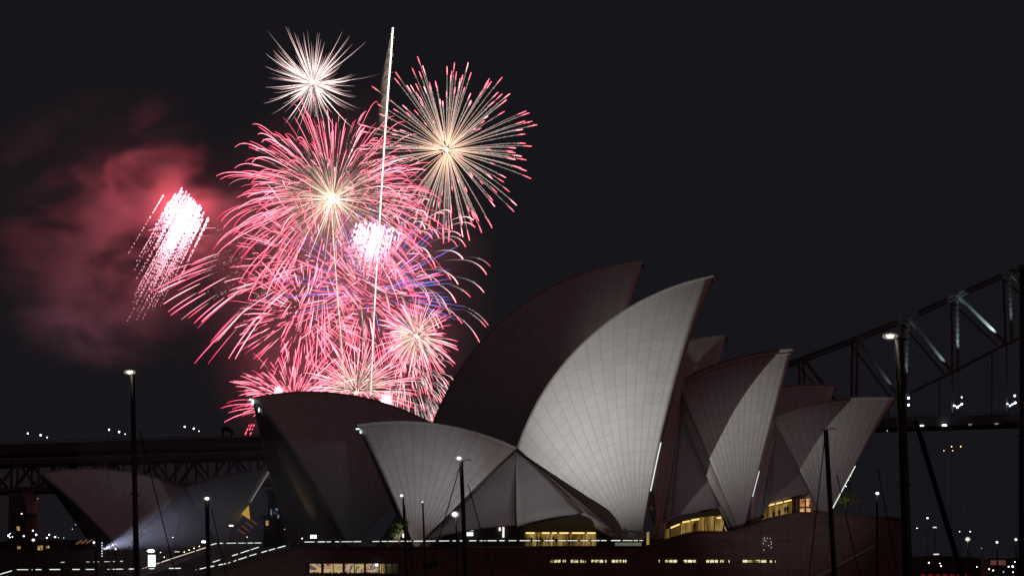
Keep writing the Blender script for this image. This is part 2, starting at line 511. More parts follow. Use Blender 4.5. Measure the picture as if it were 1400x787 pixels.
def edge_beam(S, width=2.0, drop=0.35, t_from=0.03):
    """flat concrete rib that runs down the back edge of a shell to its foot, on both sides"""
    O, C, f = S['O'], S['C'], S['f']
    vs, fs = [], []
    ts = np.linspace(t_from, 0.97, 22)
    for side in (1, -1):
        k0 = len(vs)
        for tv in ts:
            p = slerp(C, f, S['ridge'][0], tv); p1 = slerp(C, f, S['ridge'][2], tv)
            d = (p - p1)/np.linalg.norm(p - p1); o_ = (p - C)/np.linalg.norm(p - C)
            wd = width*min(1.0, 0.45 + tv*1.6)*(1.0 if tv < 0.8 else max(0.12, (1.0 - tv)/0.2))
            quad = [p - o_*drop - d*0.5, p + d*wd - o_*(drop + 0.25*wd), p + d*wd - o_*(drop + 0.25*wd + 0.6), p - o_*(drop + 0.6) - d*0.5]
            for q in quad:
                q = q.copy(); q[1] *= side
                vs.append(to_world(O, q))
        for i_ in range(len(ts)-1):
            a = k0 + 4*i_
            for j in range(4): fs.append((a+j, a+4+j, a+4+(j+1) % 4, a+(j+1) % 4))
        fs += [tuple(k0+q for q in (0, 1, 2, 3)), tuple(k0+4*(len(ts)-1)+q for q in (3, 2, 1, 0))]
    return obj('edge_beam', vs, fs, RIB, S['o'], True)

def rim_glow(S, a, b, r=0.11, off=0.0):  # glowing tube stands in for floodlight caught on the mouth rim
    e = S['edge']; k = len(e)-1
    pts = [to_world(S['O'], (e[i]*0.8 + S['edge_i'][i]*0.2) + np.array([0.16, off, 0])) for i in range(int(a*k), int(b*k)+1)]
    MB().path(pts, r, 5).build('glow_tube', E_EDGE, S['o'])

def patch(tri, bulge, n=8, bottom=None):
    """curved three-sided panel: apex, base start, base end"""
    a, b_, c = [np.asarray(q, float) for q in tri]
    nr_ = np.cross(b_ - a, c - a); nr_ /= np.linalg.norm(nr_)
    if nr_[1] > 0: nr_ = -nr_
    v, f = [], []
    for i in range(n+1):
        for j in range(n+1):
            u, t = i/n, j/n
            p = a*(1-t) + (b_*(1-u) + c*u)*t
            p = p + nr_*bulge*4*(t*(1-t)*0.8 + t*t*u*(1-u))*0.7
            v.append(p)
    for i in range(n):
        for j in range(n):
            f.append((i*(n+1)+j, i*(n+1)+j+1, (i+1)*(n+1)+j+1, (i+1)*(n+1)+j))
    return v, f, nr_

def side_panel(parent, tris, mat_=None, thick=0.5, name='side_panel', bulge=0.8):
    vs, fs = [], []
    for tri in tris:
        v, f, nrm = patch(tri, bulge)
        k = len(vs); m0 = len(v)
        vs += [p for p in v] + [p - nrm*thick for p in v]
        fs += [tuple(i+k for i in q) for q in f] + [tuple(i+k+m0 for i in q[::-1]) for q in f]
        n = 8
        ring = [j for j in range(n+1)] + [(i+1)*(n+1)+n for i in range(n)] + [n*(n+1)+(n-1-j) for j in range(n)] + [(n-1-i)*(n+1) for i in range(n-1)]
        for x, y in zip(ring, ring[1:] + ring[:1]):
            fs.append((x+k, x+k+m0, y+k+m0, y+k))
    return obj(name, vs, fs, mat_ or SIDE, parent, True)

# ------------------------------------------------------------------ the near hall
near = thing('concert_hall', 'nearer hall of white tiled sail roofs, floodlit, rising from the dark podium', 'hall', O_NEAR + np.array([0, 0, 9.5]))
nS = make_shell(O_NEAR, near, (488.5, 581.5), (706, 613), (569, 750), 15.0, 72, 12, label='small tiled sail roof opening to the left')
n1 = make_shell(O_NEAR, near, (975, 378), (708, 612), (874, 752), 16.0, 66, 15, label='tallest tiled sail roof, brightly lit')
n2 = make_shell(O_NEAR, near, (1083.5, 478), (925, 524), (1014, 732), 15.0, 75, 13, label='second sail roof half in shadow')
n3 = make_shell(O_NEAR, near, (1222, 545), (1055, 572), (1128, 712), 14.0, 75, 12, label='northmost sail roof in dim reddish light')
rim_glow(n1, 0.20, 0.36); rim_glow(n2, 0.20, 0.34, 0.07); rim_glow(n3, 0.10, 0.42, 0.09)
edge_beam(nS, 2.6); edge_beam(n1, 2.0); edge_beam(n2, 1.7); edge_beam(n3, 1.8)
for S_, ins in ((nS, 4.5), (n1, 5.0), (n2, 4.0), (n3, 4.0)):
    mouth_glass(S_, ins, 8)

PN = lambda px, py, w: on_plane(O_NEAR, px, py, w)
apex = PN(706, 617, 0.8)
side_panel(near, [(apex, PN(586, 734, 15.2), PN(704, 716, 16.0))])
side_panel(near, [(apex, PN(706.5, 717, 16.0), PN(798, 700, 16.6)), (apex, PN(798, 700, 16.6), PN(853, 739, 15.6))])
# the folded side panels that close the gap between one sail and the next
def edge_at(S, z):
    e = S['edge_i']; k = int(np.argmin([abs(p[2] - z) for p in e])); p = e[k].copy(); p[1] -= 0.1
    return to_world(S['O'], p)
r2 = PN(936, 520, 0.0)
side_panel(near, [(r2, edge_at(n1, r2[2] + 0.5), edge_at(n1, 24.0)), (r2, edge_at(n1, 24.0), PN(896, 737, 13.4)), (r2, PN(896, 737, 13.4), PN(908, 737, 12.0))], RIB, bulge=0.25)
side_panel(near, [(PN(937, 523, -0.3), PN(907.5, 716, 11.5), PN(916, 706, 12.0)), (PN(937, 523, -0.3), PN(916, 706, 12.0), PN(985, 692, 11.6)),
                  (PN(937, 523, -0.3), PN(985, 692, 11.6), PN(1004, 738, 12.0))], bulge=0.5)
r3 = PN(1062, 575, 0.0)
side_panel(near, [(r3, edge_at(n2, r3[2] + 0.5), edge_at(n2, 20.0)), (r3, edge_at(n2, 20.0), PN(1028, 722, 12.8)), (r3, PN(1028, 722, 12.8), PN(1042, 712, 12.0))], RIB, bulge=0.25)
side_panel(near, [(PN(1063, 577, -0.3), PN(1041.5, 708, 11.8), PN(1049, 688, 12.0)), (PN(1063, 577, -0.3), PN(1049, 688, 12.0), PN(1109, 671, 10.8)),
                  (PN(1063, 577, -0.3), PN(1109, 671, 10.8), PN(1119, 708, 11.0))], bulge=0.5)

def quad_w(pxs, w):
    return [PN(x, y, w) for x, y in pxs]

def foyer(parent, poly, w, ceil, bars, base_y=None):
    """lit foyer behind glass: back wall, glowing ceiling line, mullions"""
    fw = MB().prism(quad_w(poly, w), -B*0.15).build('foyer_window', W_AMBER, parent)
    for (x0, y0, x1, y1) in ceil: MB().beam(PN(x0, y0, w+0.35), PN(x1, y1, w+0.35), 0.28, 0.2).build('ceiling_light', E_CEIL, fw)
    for (x0, y0, x1, y1) in bars: MB().beam(PN(x0, y0, w+0.55), PN(x1, y1, w+0.55), 0.16, 0.25).build('mullion', BRONZE, fw)
    return fw

# west foyer under the raised eave, 718..832
MB().prism(quad_w([(711, 719), (796, 702), (834, 731), (834, 752), (711, 752)], 11.5), -B*0.4).build('timber_wall', mat('dark_timber', (0.06, 0.045, 0.025), 0.7), near)
foyer(near, [(718, 727), (815, 727), (815, 750), (718, 750)], 12.4,
      [(719, 728, 731, 728), (741, 728, 752, 728), (755, 728, 761, 728), (765, 728, 778, 728), (782, 728, 799, 728), (803, 728, 814, 728)],
      [(734, 726, 734, 750), (752, 726, 752, 750), (778, 726, 778, 750), (800, 726, 800, 750)])
foyer(near, [(907, 737), (911, 723), (930, 715), (953, 707), (986, 704), (994, 726), (953, 727), (930, 735), (907, 742)], 11.2,
      [(933, 713.5, 943, 711.5), (945, 710.5, 956, 709), (980, 707.5, 986, 707), (917, 721, 929, 716)],
      [(916, 722, 916, 738), (930, 716, 930, 734), (963, 708, 963, 726), (977, 706, 977, 726)])
foyer(near, [(1041, 712), (1049, 690), (1082, 682), (1083, 704), (1060, 711), (1041, 716)], 11.4,
      [(1050, 690.5, 1059, 688.5), (1061, 688, 1070, 685.8), (1072, 685.3, 1082, 683)],
      [(1083, 682, 1083, 704), (1089, 681, 1089, 702), (1051, 692, 1083, 685)])
dw = MB().prism(quad_w([(1094, 682), (1108, 681), (1108, 700), (1094, 700)], 11.4), -B*0.15).build('door', window_material('glass_door_glow', (0.20, 0.04, 0.02), (0.55, 0.25, 0.10), (0.9, 0.55, 0.25), 1.0, 0.9, 0.9), near)
MB().beam(PN(1101, 681, 12), PN(1101, 700, 12), 0.3, 0.2).beam(PN(1094, 693, 12), PN(1108, 693, 12), 0.3, 0.2).build('door_frame', BRONZE, dw)
MB().prism(quad_w([(1084, 681), (1109, 673), (1116, 690), (1116, 704), (1084, 704)], 10.6), -B*0.3).build('timber_wall', mat('brown_timber', (0.05, 0.035, 0.02), 0.7), near)
MB().prism(quad_w([(905, 716), (985, 693), (996, 726), (905, 745)], 10.4), -B*0.3).build('timber_wall', mat('brown_panel', (0.05, 0.035, 0.02), 0.7), near)
# foyer behind the left side panel, with a lit notice board and two lit door strips
MB().prism(quad_w([(605, 728), (636, 714), (704, 719), (706, 752), (605, 752)], 11.5), -B*0.3).build('timber_wall', mat('grey_panel', (0.05, 0.045, 0.045), 0.7), near)
MB().prism(quad_w([(682, 717), (684.5, 717), (684.5, 725), (682, 725)], 12.0), -B*0.1).prism(quad_w([(687, 717), (689.5, 717), (689.5, 734), (687, 734)], 12.0), -B*0.1).build('doorway', emit('doorway_glow', (1.0, 0.86, 0.74), 1.3), near)
bd = MB().prism(quad_w([(638, 722), (647, 722), (647, 732), (638, 732)], 13.0), -B*0.15).build('notice_board', emit('notice_glow', (0.92, 1.0, 0.92), 1.2), near)
MB().beam(PN(637, 726, 13.2), PN(648, 726, 13.2), 0.22, 0.1).beam(PN(637.5, 721, 13.2), PN(637.5, 738, 13.2), 0.12, 0.1).beam(PN(647.5, 721, 13.2), PN(647.5, 738, 13.2), 0.12, 0.1).build('board_frame', POLE, bd)
# small white work lights at the southern tip
tg = emit('tip_glow', (0.8, 1.0, 0.98), 1.2)
MB().ball(PN(489, 586, 0.9), 0.40, 0.3, 0.16).build('tip_light', tg, nS['o']); MB().ball(PN(493, 590, 1.4), 0.2, 0.2, 0.32).build('tip_light', tg, nS['o'])
# lit edge gallery at N1's foot
MB().prism(quad_w([(841, 741), (877, 741), (877, 747), (841, 747)], 20.0), -B*0.2).build('terrace_window', emit('terrace_glow', (0.20, 0.24, 0.16), 0.5), near)
MB().prism(quad_w([(884.5, 727), (888, 726), (887.5, 744), (884, 744)], 15.0), -B*0.2).build('foyer_slit', W_AMBER, near)

# ------------------------------------------------------------------ the far hall
far = thing('concert_hall', 'farther and larger hall of sail roofs, dark red behind the floodlit hall', 'hall', O_FAR + np.array([0, 0, 9.5]))
fS = make_shell(O_FAR, far, (345, 545), (612, 592), (483, 752), 20.5, 75, 14, 1.3, label='dark sail roof opening to the left with glazed mouth')
f1 = make_shell(O_FAR, far, (879, 359), (585, 600), (770, 752), 20.0, 70, 16, 1.3, label='tallest of the dark red sail roofs')
f2 = make_shell(O_FAR, far, (993, 459), (830, 520), (905, 752), 18.0, 75, 13, 1.3)
f3 = make_shell(O_FAR, far, (1141.5, 527.5), (985, 560), (1060, 752), 17.0, 75, 12, 1.3)
g = mouth_glass(fS, 2.5, 13)
PF = lambda px, py, w: on_plane(O_FAR, px, py, w)
tf = emit('tip_glow_far', (0.85, 1.0, 0.98), 1.1)
for q_, sz_ in (((342, 546, 0.3), (0.25, 0.25, 0.25)), ((345.5, 549, 0.8), (0.3, 0.3, 0.6)), ((354, 560, 2.0), (0.18, 0.2, 0.5))): MB().ball(PF(*q_), *sz_).build('tip_light', tf, fS['o'])
side_panel(far, [(PF(612, 600, 0.5), PF(515, 745, 17), PF(620, 745, 18))])
side_panel(far, [(PF(612, 600, 0.5), PF(621, 745, 18), PF(735, 745, 18))])
spot('mouth_uplight', PF(384, 740, 2), PF(408, 690, 2), 900, 70, 0.9, (1.0, 0.75, 0.45), 0.3)
spot('mouth_tip_light', PF(349, 552, 0.6) + np.array([-0.8, -0.6, 0]), PF(395, 650, 5), 1200, 34, 0.9, (0.85, 1.0, 0.95), 0.2)

# ------------------------------------------------------------------ the small pavilion at the left
pav = thing('restaurant_pavilion', 'small pavilion of two low dark sail roofs left of the big halls', 'pavilion', O_PAV + np.array([0, 0, 10.5]))
pS = make_shell(O_PAV, pav, (55, 647.5), (254, 668), (166, 752), 12.0, 75, 9, 0.7, label='low dark sail opening to the left')
pN = make_shell(O_PAV, pav, (368, 643), (252, 667), (305, 752), 11.0, 75, 9, 0.7, label='low dark sail opening to the right')
mouth_glass(pS, 2.5, 6); mouth_glass(pN, 2.5, 6)
PP = lambda px, py, w: on_plane(O_PAV, px, py, w)
side_panel(pav, [(PP(253, 671, 0.4), PP(176, 752, 10), PP(236, 752, 11))]); side_panel(pav, [(PP(253, 671, 0.4), PP(237, 752, 11), PP(300, 752, 10))])
e = pN['edge']; k = len(e)
MB().path([to_world(O_PAV, e[i] + np.array([0.1, 0.25, 0])) for i in range(int(k*0.55), k)], 0.09, 4).build('glow_tube', emit('thin_edge', (0.9, 0.85, 0.8), 0.32), pN['o'])  # glowing tube along the upper mouth edge
MB().prism([PP(330, 702, 9), PP(340, 690, 8.6), PP(342, 710, 9)], -B*0.2).build('lit_panel', emit('yellow_panel', (0.62, 0.38, 0.05), 0.75), pav)
lv, ls = emit('louvre_glow', (0.16, 0.055, 0.02), 0.8), emit('louvre_glow_soft', (0.20, 0.085, 0.04), 0.8)
for i in range(4): MB().beam(PP(325+i*5.5, 722-i*4.5, 10), PP(335+i*5.5, 730-i*4.5, 10), 0.22, 0.2).build('louvre', lv, pav)
for i in range(3): MB().beam(PP(104+i*7, 743-i*0.5, 11), PP(112+i*7, 738-i*0.5, 11), 0.25, 0.2).build('louvre', ls, pav)

# ------------------------------------------------------------------ podium
pod = thing('podium', 'massive dark granite podium that carries the sail roofs', 'podium', PN(760, HY, 26)*np.array([1, 1, 0]))
prof = [(225, 800), (272, 787), (312, 777.5), (345, 766), (403, 748.5), (420, 747.5), (775, 746), (884, 746), (905, 740.5), (930, 732.5),
        (953, 725.5), (1002, 726), (1020, 722), (1042, 712.5), (1070, 704.5), (1092, 699.5), (1122, 700), (1178, 703), (1215, 706), (1238, 709), (1240, 800)]
top = [PN(x, y, 26) for x, y in prof]
bot = [np.array([p[0], p[1], -2.0]) for p in top]
vv, ff = [], []
npf = len(prof)
for p, q in zip(top, bot): vv += [p, q, p - B*118, q - B*118]
for i in range(npf-1):
    a, b_ = 4*i, 4*(i+1)
    ff += [(a, a+1, b_+1, b_), (a, b_, b_+2, a+2), (a+2, b_+2, b_+3, a+3)]
ff += [(0, 2, 3, 1), (4*(npf-1), 4*(npf-1)+1, 4*(npf-1)+3, 4*(npf-1)+2)]
obj('granite_wall', vv, ff, GRANITE, pod)
# coping along the edge
mb = MB()
for p, q in zip(prof[:-2], prof[1:-1]): mb.beam(PN(p[0], p[1]+0.6, 26.1), PN(q[0], q[1]+0.6, 26.1), 0.3, 0.5)
mb.build('coping', mat('coping_stone', (0.16, 0.13, 0.12), 0.8), pod)

def pod_window(x0, y0, x1, y1, m_, parent=pod, frames=(), name='window'):
    wdw = MB().prism(quad_w([(x0, y1), (x1, y1), (x1, y0), (x0, y0)], 26.06), -B*0.05).build(name, m_, parent)
    fr = MB()
    cx = [x0, x1] + list(frames)
    for x in cx: fr.beam(PN(x, y0-0.6, 26.15), PN(x, y1+0.6, 26.15), 0.14, 0.18)
    fr.beam(PN(x0, y1, 26.15), PN(x1, y1, 26.15), 0.14, 0.18); fr.beam(PN(x0, y0, 26.15), PN(x1, y0, 26.15), 0.14, 0.18)
    fr.build('frame', POLE, wdw)
    return wdw
for x0, x1, fr in ((752, 767, (757, 762)), (769, 774, (771.5,)), (780, 791, (784,)), (793, 802, (796, 799)), (808, 825, (813, 819)), (827, 829.5, ()), (836, 850, (841, 846)), (851, 857, (854,)),
                   (900, 902.5, ()), (909, 926, (914, 920)), (934, 952, (940, 947)), (965, 982, (970, 977)), (984, 990, (987,)), (995.5, 998, ())):
    pod_window(x0, 764.2, x1, 768.8, W_STRIP, frames=fr)
pod_window(1015, 764.2, 1048, 768.8, W_STRIP, frames=(1023, 1032, 1040)); pod_window(1052, 764.5, 1056, 768.8, W_STRIP); pod_window(1059, 764.5, 1061, 768.8, W_STRIP)
DIMW = window_material('dim_window', (0.008, 0.008, 0.006), (0.02, 0.018, 0.012), (0.06, 0.05, 0.03), 1.0, 0.6, 0.6)
for x0, x1 in ((423, 439.5), (442, 469), (471, 498), (500, 518)):
    wdw = pod_window(x0, 769.5, x1, 783.5, W_MURAL, frames=((x0+x1)/2,) if x1-x0 > 20 else (), name='shop_window')
    rnd = random.Random(int(x0)); sil = MB()
    for kx in np.arange(x0+1, x1-0.5, 2.1):
        hgt = 1.0 + rnd.random()*2.2
        sil.beam(PN(kx, 784, 26.3), PN(kx, 784-hgt, 26.3), 0.22, 0.15)
    sil.build('sill_silhouettes', CLOTHD, wdw)  # uneven dark bars for seated people along the sill
pod_window(518.5, 769.5, 527, 783.5, window_material('dim_amber', (0.05, 0.03, 0.01), (0.16, 0.09, 0.03), (0.4, 0.25, 0.1), 1.0, 1.2, 0.3), name='shop_window', frames=(522, 525))
pod_window(528, 769.5, 545, 783.5, DIMW, name='shop_window', frames=(536,))
MB().prism(quad_w([(513, 769.7), (517, 769.7), (517, 773.5), (513, 773.5)], 26.4), -B*0.1).build('screen', emit('screen_glow', (0.7, 0.82, 1.0), 1.6), pod)
# arch of small wall lights
wp = emit('wall_pin', (0.9, 0.95, 1.0), 0.7)
for x, y in ((1045, 735), (1049, 735), (1053, 735.5), (1044.5, 738), (1043.5, 742.5), (1054.5, 740), (1054.5, 743), (1054.5, 748), (1044.3, 751), (1047, 739), (1051, 745)):
    MB().ball(PN(x, y, 26.25), 0.075).build('wall_light', wp, pod)
# external stair parapet slanting down the north wall
MB().prism([PN(1110, 789, 27.0), PN(1200, 741, 27.0), PN(1200, 745, 27.0), PN(1110, 794, 27.0)], -B*0.9).build('stair_parapet', mat('stair_stone', (0.42, 0.33, 0.22), 0.8), pod)
MB().prism([PN(1108, 800, 26.9), PN(1200, 745.3, 26.9), PN(1200, 800, 26.9)], -B*0.8).build('stair_wall', GRANITE, pod)

# terraces south of the podium
terr = thing('terrace', 'dark stepped terrace and ramps left of the podium, edged by lit handrails', 'terrace', P(100, HY, 430)*np.array([1, 1, 0]))
def block(poly, Y, depth, m_, parent, name):
    pts = [P(x, y, Y) for x, y in poly]
    return MB().prism(pts, (0, depth, 0)).build(name, m_, parent)
block([(-160, 800), (330, 800), (330, 786), (-160, 786)], 392, 14, PAVE, terr, 'lower_terrace')
block([(-160, 800), (420, 800), (420, 772), (-160, 776)], 409, 10, PAVE, terr, 'middle_terrace')
block([(-160, 800), (420, 800), (420, 748), (330, 748), (275, 752), (-160, 758)], 423, 80, PAVE, terr, 'upper_terrace')
block([(190, 783), (279, 752), (279, 757), (200, 787)], 405, 1.5, GRANITE, terr, 'ramp_wall')
block([(290, 773), (367, 748), (367, 753), (300, 777)], 402, 1.5, GRANITE, terr, 'ramp_wall')

# ------------------------------------------------------------------ handrails with light strips
def railing(label, pts, strip_m, seed, group='lit handrails of the podium and terraces', h=1.0, gap=0.3, dash=(0.7, 1.9), r=0.062, step=2.4):
    """pts: world points at handrail height"""
    rnd = random.Random(seed)
    base = pts[0] - np.array([0, 0, h])
    t = thing('handrail', label, 'handrail', base, group)
    rail = MB()
    for p, q in zip(pts[:-1], pts[1:]):
        L = np.linalg.norm(q - p); d = (q - p)/L
        rail.bar(p + np.array([0, 0, 0.12]), q + np.array([0, 0, 0.12]), 0.05)
        x = 0.0
        while x < L:
            c = p + d*x
            MB().bar(c - np.array([0, 0, h]), c + np.array([0, 0, 0.1]), 0.035, n=4).build('baluster', BRONZE, t); x += step
        x = rnd.random()*0.5
        while x < L:
            ln = rnd.uniform(*dash)
            if rnd.random() > 0.10:
                e_ = min(x+ln, L)
                MB().beam(p + d*x, p + d*e_, r*2*rnd.uniform(0.7, 1.1), 0.10).build('light_strip', strip_m, t)
            x += ln + rnd.uniform(0.3, 1.2)*gap*2.5
    rail.build('top_rail', BRONZE, t)
    return t
railing('long level lit handrail along the podium edge below the sails', [PN(416, 740.2, 25.7), PN(640, 738.5, 25.7), PN(879, 738.2, 25.7)], E_STRIP, 1)
railing('lit handrail stepping down the podium stair to the left', [PN(408, 740.5, 25.7), PN(345, 758, 25.7), PN(312, 769, 25.7), PN(268, 778, 25.7)], E_STRIP, 2, dash=(0.5, 1.6), step=1.6)
railing('straight lit handrail sloping up the middle ramp behind the podium stair', [P(290, 768, 402), P(367, 743, 402)], E_STRIP, 3, dash=(0.8, 1.8))
railing('warm lit handrail sloping up the upper ramp beside the white kiosk', [P(194, 777, 405), P(232, 764, 405), P(281, 748, 405)], E_STRIPW, 4, dash=(3, 6))
railing('short level lit handrail behind the palest mast lamp at the ramp top', [P(286, 745, 418), P(296, 742, 418), P(357, 741.5, 418)], E_STRIP, 5)
railing('long level lit handrail of the lower terrace under the pavilion', [P(20, 778, 392), P(150, 777.5, 392), P(252, 776, 392)], E_STRIP, 6, dash=(0.6, 2.2), gap=0.9)
railing('warm lit handrail of the middle terrace with short dashes', [P(82, 768, 409), P(150, 767, 409), P(168, 766.5, 409)], E_STRIPW, 7, dash=(0.5, 1.6), gap=0.8)
railing('bright lit handrail slanting up at the far left edge of the terrace', [P(-12, 788, 391), P(16, 779.5, 391)], E_STRIP, 8, dash=(2.5, 4))

# ------------------------------------------------------------------ harbour bridge
BY = 1050.0
br = thing('arch_bridge', 'dark steel arch bridge crossing behind the sail roofs', 'bridge', P(700, HY, BY)*np.array([1, 1, 0]))
dk = lambda x: 607 - 0.03*x
def bp_(x, y, dy=0): return P(x, y, BY + dy) if dy == 0 else P(x, y, BY) + np.array([0, dy, 0])
mb = MB()
pl = [bp_(-500, dk(-500)), bp_(1900, dk(1900)), bp_(1900, dk(1900)+13), bp_(-500, dk(-500)+13)]
mb.prism(pl, (0, 40, 0)); mb.build('deck', STEELD, br)
mb = MB()
for x0 in range(-500, 1900, 6):
    mb.beam(bp_(x0, dk(x0)-2.5, 0.3), bp_(x0, dk(x0), 0.3), 0.3, 0.3)
mb.prism([bp_(-500, dk(-500)-3), bp_(1900, dk(1900)-3), bp_(1900, dk(1900)-2.4), bp_(-500, dk(-500)-2.4)], (0, 0.4, 0))
mb.build('parapet', STEELD, br)
mb = MB()
for dy in (3, 35):
    xs = list(range(-500, 980, 29))
    for x0 in xs:
        mb.beam(bp_(x0, dk(x0)+13, dy), bp_(x0, dk(x0)+62, dy), 1.0, 1.0)
    for i, (x0, x1) in enumerate(zip(xs[:-1], xs[1:])):
        a, c = (62, 24) if i % 2 else (24, 62)
        mb.beam(bp_(x0, dk(x0)+a, dy), bp_(x1, dk(x1)+c, dy), 1.3, 1.3)
    mb.beam(bp_(xs[0], dk(xs[0])+24, dy), bp_(xs[-1], dk(xs[-1])+24, dy), 2.4, 2.0)
    mb.beam(bp_(xs[0], dk(xs[0])+62, dy), bp_(xs[-1], dk(xs[-1])+62, dy), 2.2, 2.0)
mb.build('approach_truss', STEELD, br)
for x0 in (-330, 20, 186, 400, 640):
    MB().prism([bp_(x0-9, dk(x0)+63, 2), bp_(x0+9, dk(x0)+63, 2), bp_(x0+12, 806, 2), bp_(x0-12, 806, 2)], (0, 36, 0)).build('pier', STEELD, br)
nodes_t = [(1030, 511), (1096, 489), (1170, 461), (1240, 433), (1307, 403), (1378, 371), (1450, 342), (1530, 315), (1620, 292)]
nodes_b = [(1030, 640), (1096, 606), (1163, 574), (1230, 544), (1302, 509), (1376, 470), (1450, 436), (1530, 404), (1620, 376)]
def chord(nodes, name, w, h):
    for dy in (0, 9):
        mb = MB()
        for p, q in zip(nodes[:-1], nodes[1:]):
            mb.beam(bp_(*p, dy), bp_(*q, dy), h, w)
        mb.build(name, STEEL, br)
chord(nodes_t, 'upper_chord', 1.2, 1.2); chord([(x, y+5) for x, y in nodes_t], 'upper_chord', 0.7, 0.7)
chord(nodes_b, 'lower_chord', 1.4, 1.3)
for k, ((xt, yt), (xb, yb)) in enumerate(zip(nodes_t, nodes_b)):
    for ddx, dy in ((0, 0), (-2.8, 9)):
        mb = MB()
        mb.beam(bp_(xt+ddx+1.5, yt, dy), bp_(xb+ddx+7, yb, dy), 1.1, 1.6)
        for q in range(14):                    # lattice plates
            f0 = q/14
            mb.beam(bp_(xt+1.5+ddx+(xb+5.5-xt)*f0, yt+(yb-yt)*f0, dy-0.7), bp_(xt+1.5+ddx+(xb+5.5-xt)*(f0+0.03), yt+(yb-yt)*(f0+0.03), dy-0.7), 1.5, 0.3)
        mb.build('upright', STEEL, br)
    if yb < dk(xb):
        for dy in (0, 32): MB().beam(bp_(xb, yb, dy), bp_(xb, dk(xb), dy), 0.7, 0.7).build('hanger', STEELD, br)
    if k+1 < len(nodes_b):
        xb2, yb2 = nodes_b[k+1]
        MB().beam(bp_(xt+3, yt+2, 0), bp_(xb2, yb2, 0), 1.4, 1.6).build('diagonal_brace', STEEL, br); MB().beam(bp_(xt-4, yt+4, 9), bp_(xb2-6, yb2, 9), 0.8, 0.8).build('diagonal_brace', STEEL, br)
# floodlights at the lower nodes of the arch
for (x, y, tx, ty, pw, sz) in ((1376, 469, 1345, 438, 42000, 16), (1303, 507, 1276, 476, 7000, 22), (1311, 503, 1308, 440, 22000, 14), (1383, 466, 1381, 400, 10000, 14),
                               (1241, 541, 1241, 470, 13000, 14), (1230, 540, 1206, 508, 2500, 20)):
    spot('bridge_floodlight', bp_(x, y, -3.5), bp_(tx, ty, -0.6), pw*2.1, sz*1.2, 0.7, (0.82, 1.0, 0.97), 0.3)

# ------------------------------------------------------------------ lamps
def lamp(name, label, px, py, Y, rpx, m_, h=None, group=None, arm=0.0, cat='street lamp', flat=1.0):
    """post with a glowing head; the head is measured from the photograph"""
    hd = P(px, py, Y)
    r = 0.58*rpx*Y/FPX
    base = np.array([hd[0]+arm, hd[1], 0.0 if h is None else hd[2]-h])
    t = thing(name, label, cat, base, group)
    mb = MB(); pr = max(0.05, 0.22*r)
    mb.bar(base, hd + np.array([arm, 0, -r*0.6]), pr*1.4, pr, 5)
    if arm: mb.bar(hd + np.array([arm, 0, -r*0.6]), hd + np.array([0, 0, -r*0.4]), pr, pr, 5)
    mb.build('pole', POLE, t)
    MB().ball(hd, r, r, r*flat, 8, 6).build('lamp_head', m_, t)
    return t
i = 0
GB = 'lamps on the bridge deck'
for grp, xs in (('left', ((38, 592, 1.5), (55.5, 594.5, 1.9), (64.5, 597.5, 1.0))), ('middle', ((149, 587, 1.7), (163, 590, 1.8), (171, 593, 0.8))),
                ('right', ((252.5, 583, 1.6), (265, 585.5, 1.9), (272, 589, 0.7)))):
    where = {'left': 'left of the tall thick mast, outermost trio', 'middle': 'touching the tall thick mast, middle trio', 'right': 'between the tall thick mast and the sails'}[grp]
    for (x, y, r), nm in zip(xs, ('first', 'brightest', 'faint last')):
        lamp('bridge_lamp', f'{nm} white deck lamp on the bridge, {where}', x, y, BY+4, r, E_WHITE, h=(dk(x)-y)*BY/FPX, group=GB)
# maintenance gantry on the deck
ct = thing('gantry_crane', 'small dark maintenance gantry standing on the bridge deck left of the sails', 'crane', bp_(309, dk(309), 4))
for a, b_ in (((301, 598), (303, 584)), ((305, 598), (303, 584)), ((315, 597), (316, 588))): MB().beam(bp_(*a, 4), bp_(*b_, 4), 0.5, 0.5).build('leg', POLE, ct)
MB().prism([bp_(300, 586, 3), bp_(319, 592, 3), bp_(319, 588, 3), bp_(311, 583, 3), bp_(305, 582, 3)], (0, 3, 0)).build('cabin', POLE, ct)
# right bridge lamps
for nm, pts in (('left', ((1304, 554.5, 1.1), (1308, 556.5, 1.5), (1311, 554.5, 0.8), (1314, 552.5, 1.3), (1314, 543, 0.8))), ('right', ((1376.5, 552, 0.9), (1380, 554.5, 1.2), (1383.5, 552.5, 0.9), (1387, 550.5, 1.4), (1386.5, 541, 1.3)))):
    t = thing('light_cluster', f'cluster of five white navigation lights above the bridge deck, {nm} one of two', 'lights', bp_(pts[1][0], dk(pts[1][0]), -1), 'light clusters on the bridge')
    mb = MB()
    x = pts[1][0]
    mb.beam(bp_(x, dk(x), -1), bp_(x, pts[1][1], -1), 0.4, 0.4)
    for p, q in zip(pts[:-1], pts[1:]): mb.beam(bp_(p[0], p[1], -1), bp_(q[0], q[1], -1), 0.18, 0.18)
    mb.build('bracket', POLE, t)
    for x, y, r in pts: MB().ball(bp_(x, y, -1.4), r*BY/FPX).build('bulb', E_BLUE, t)
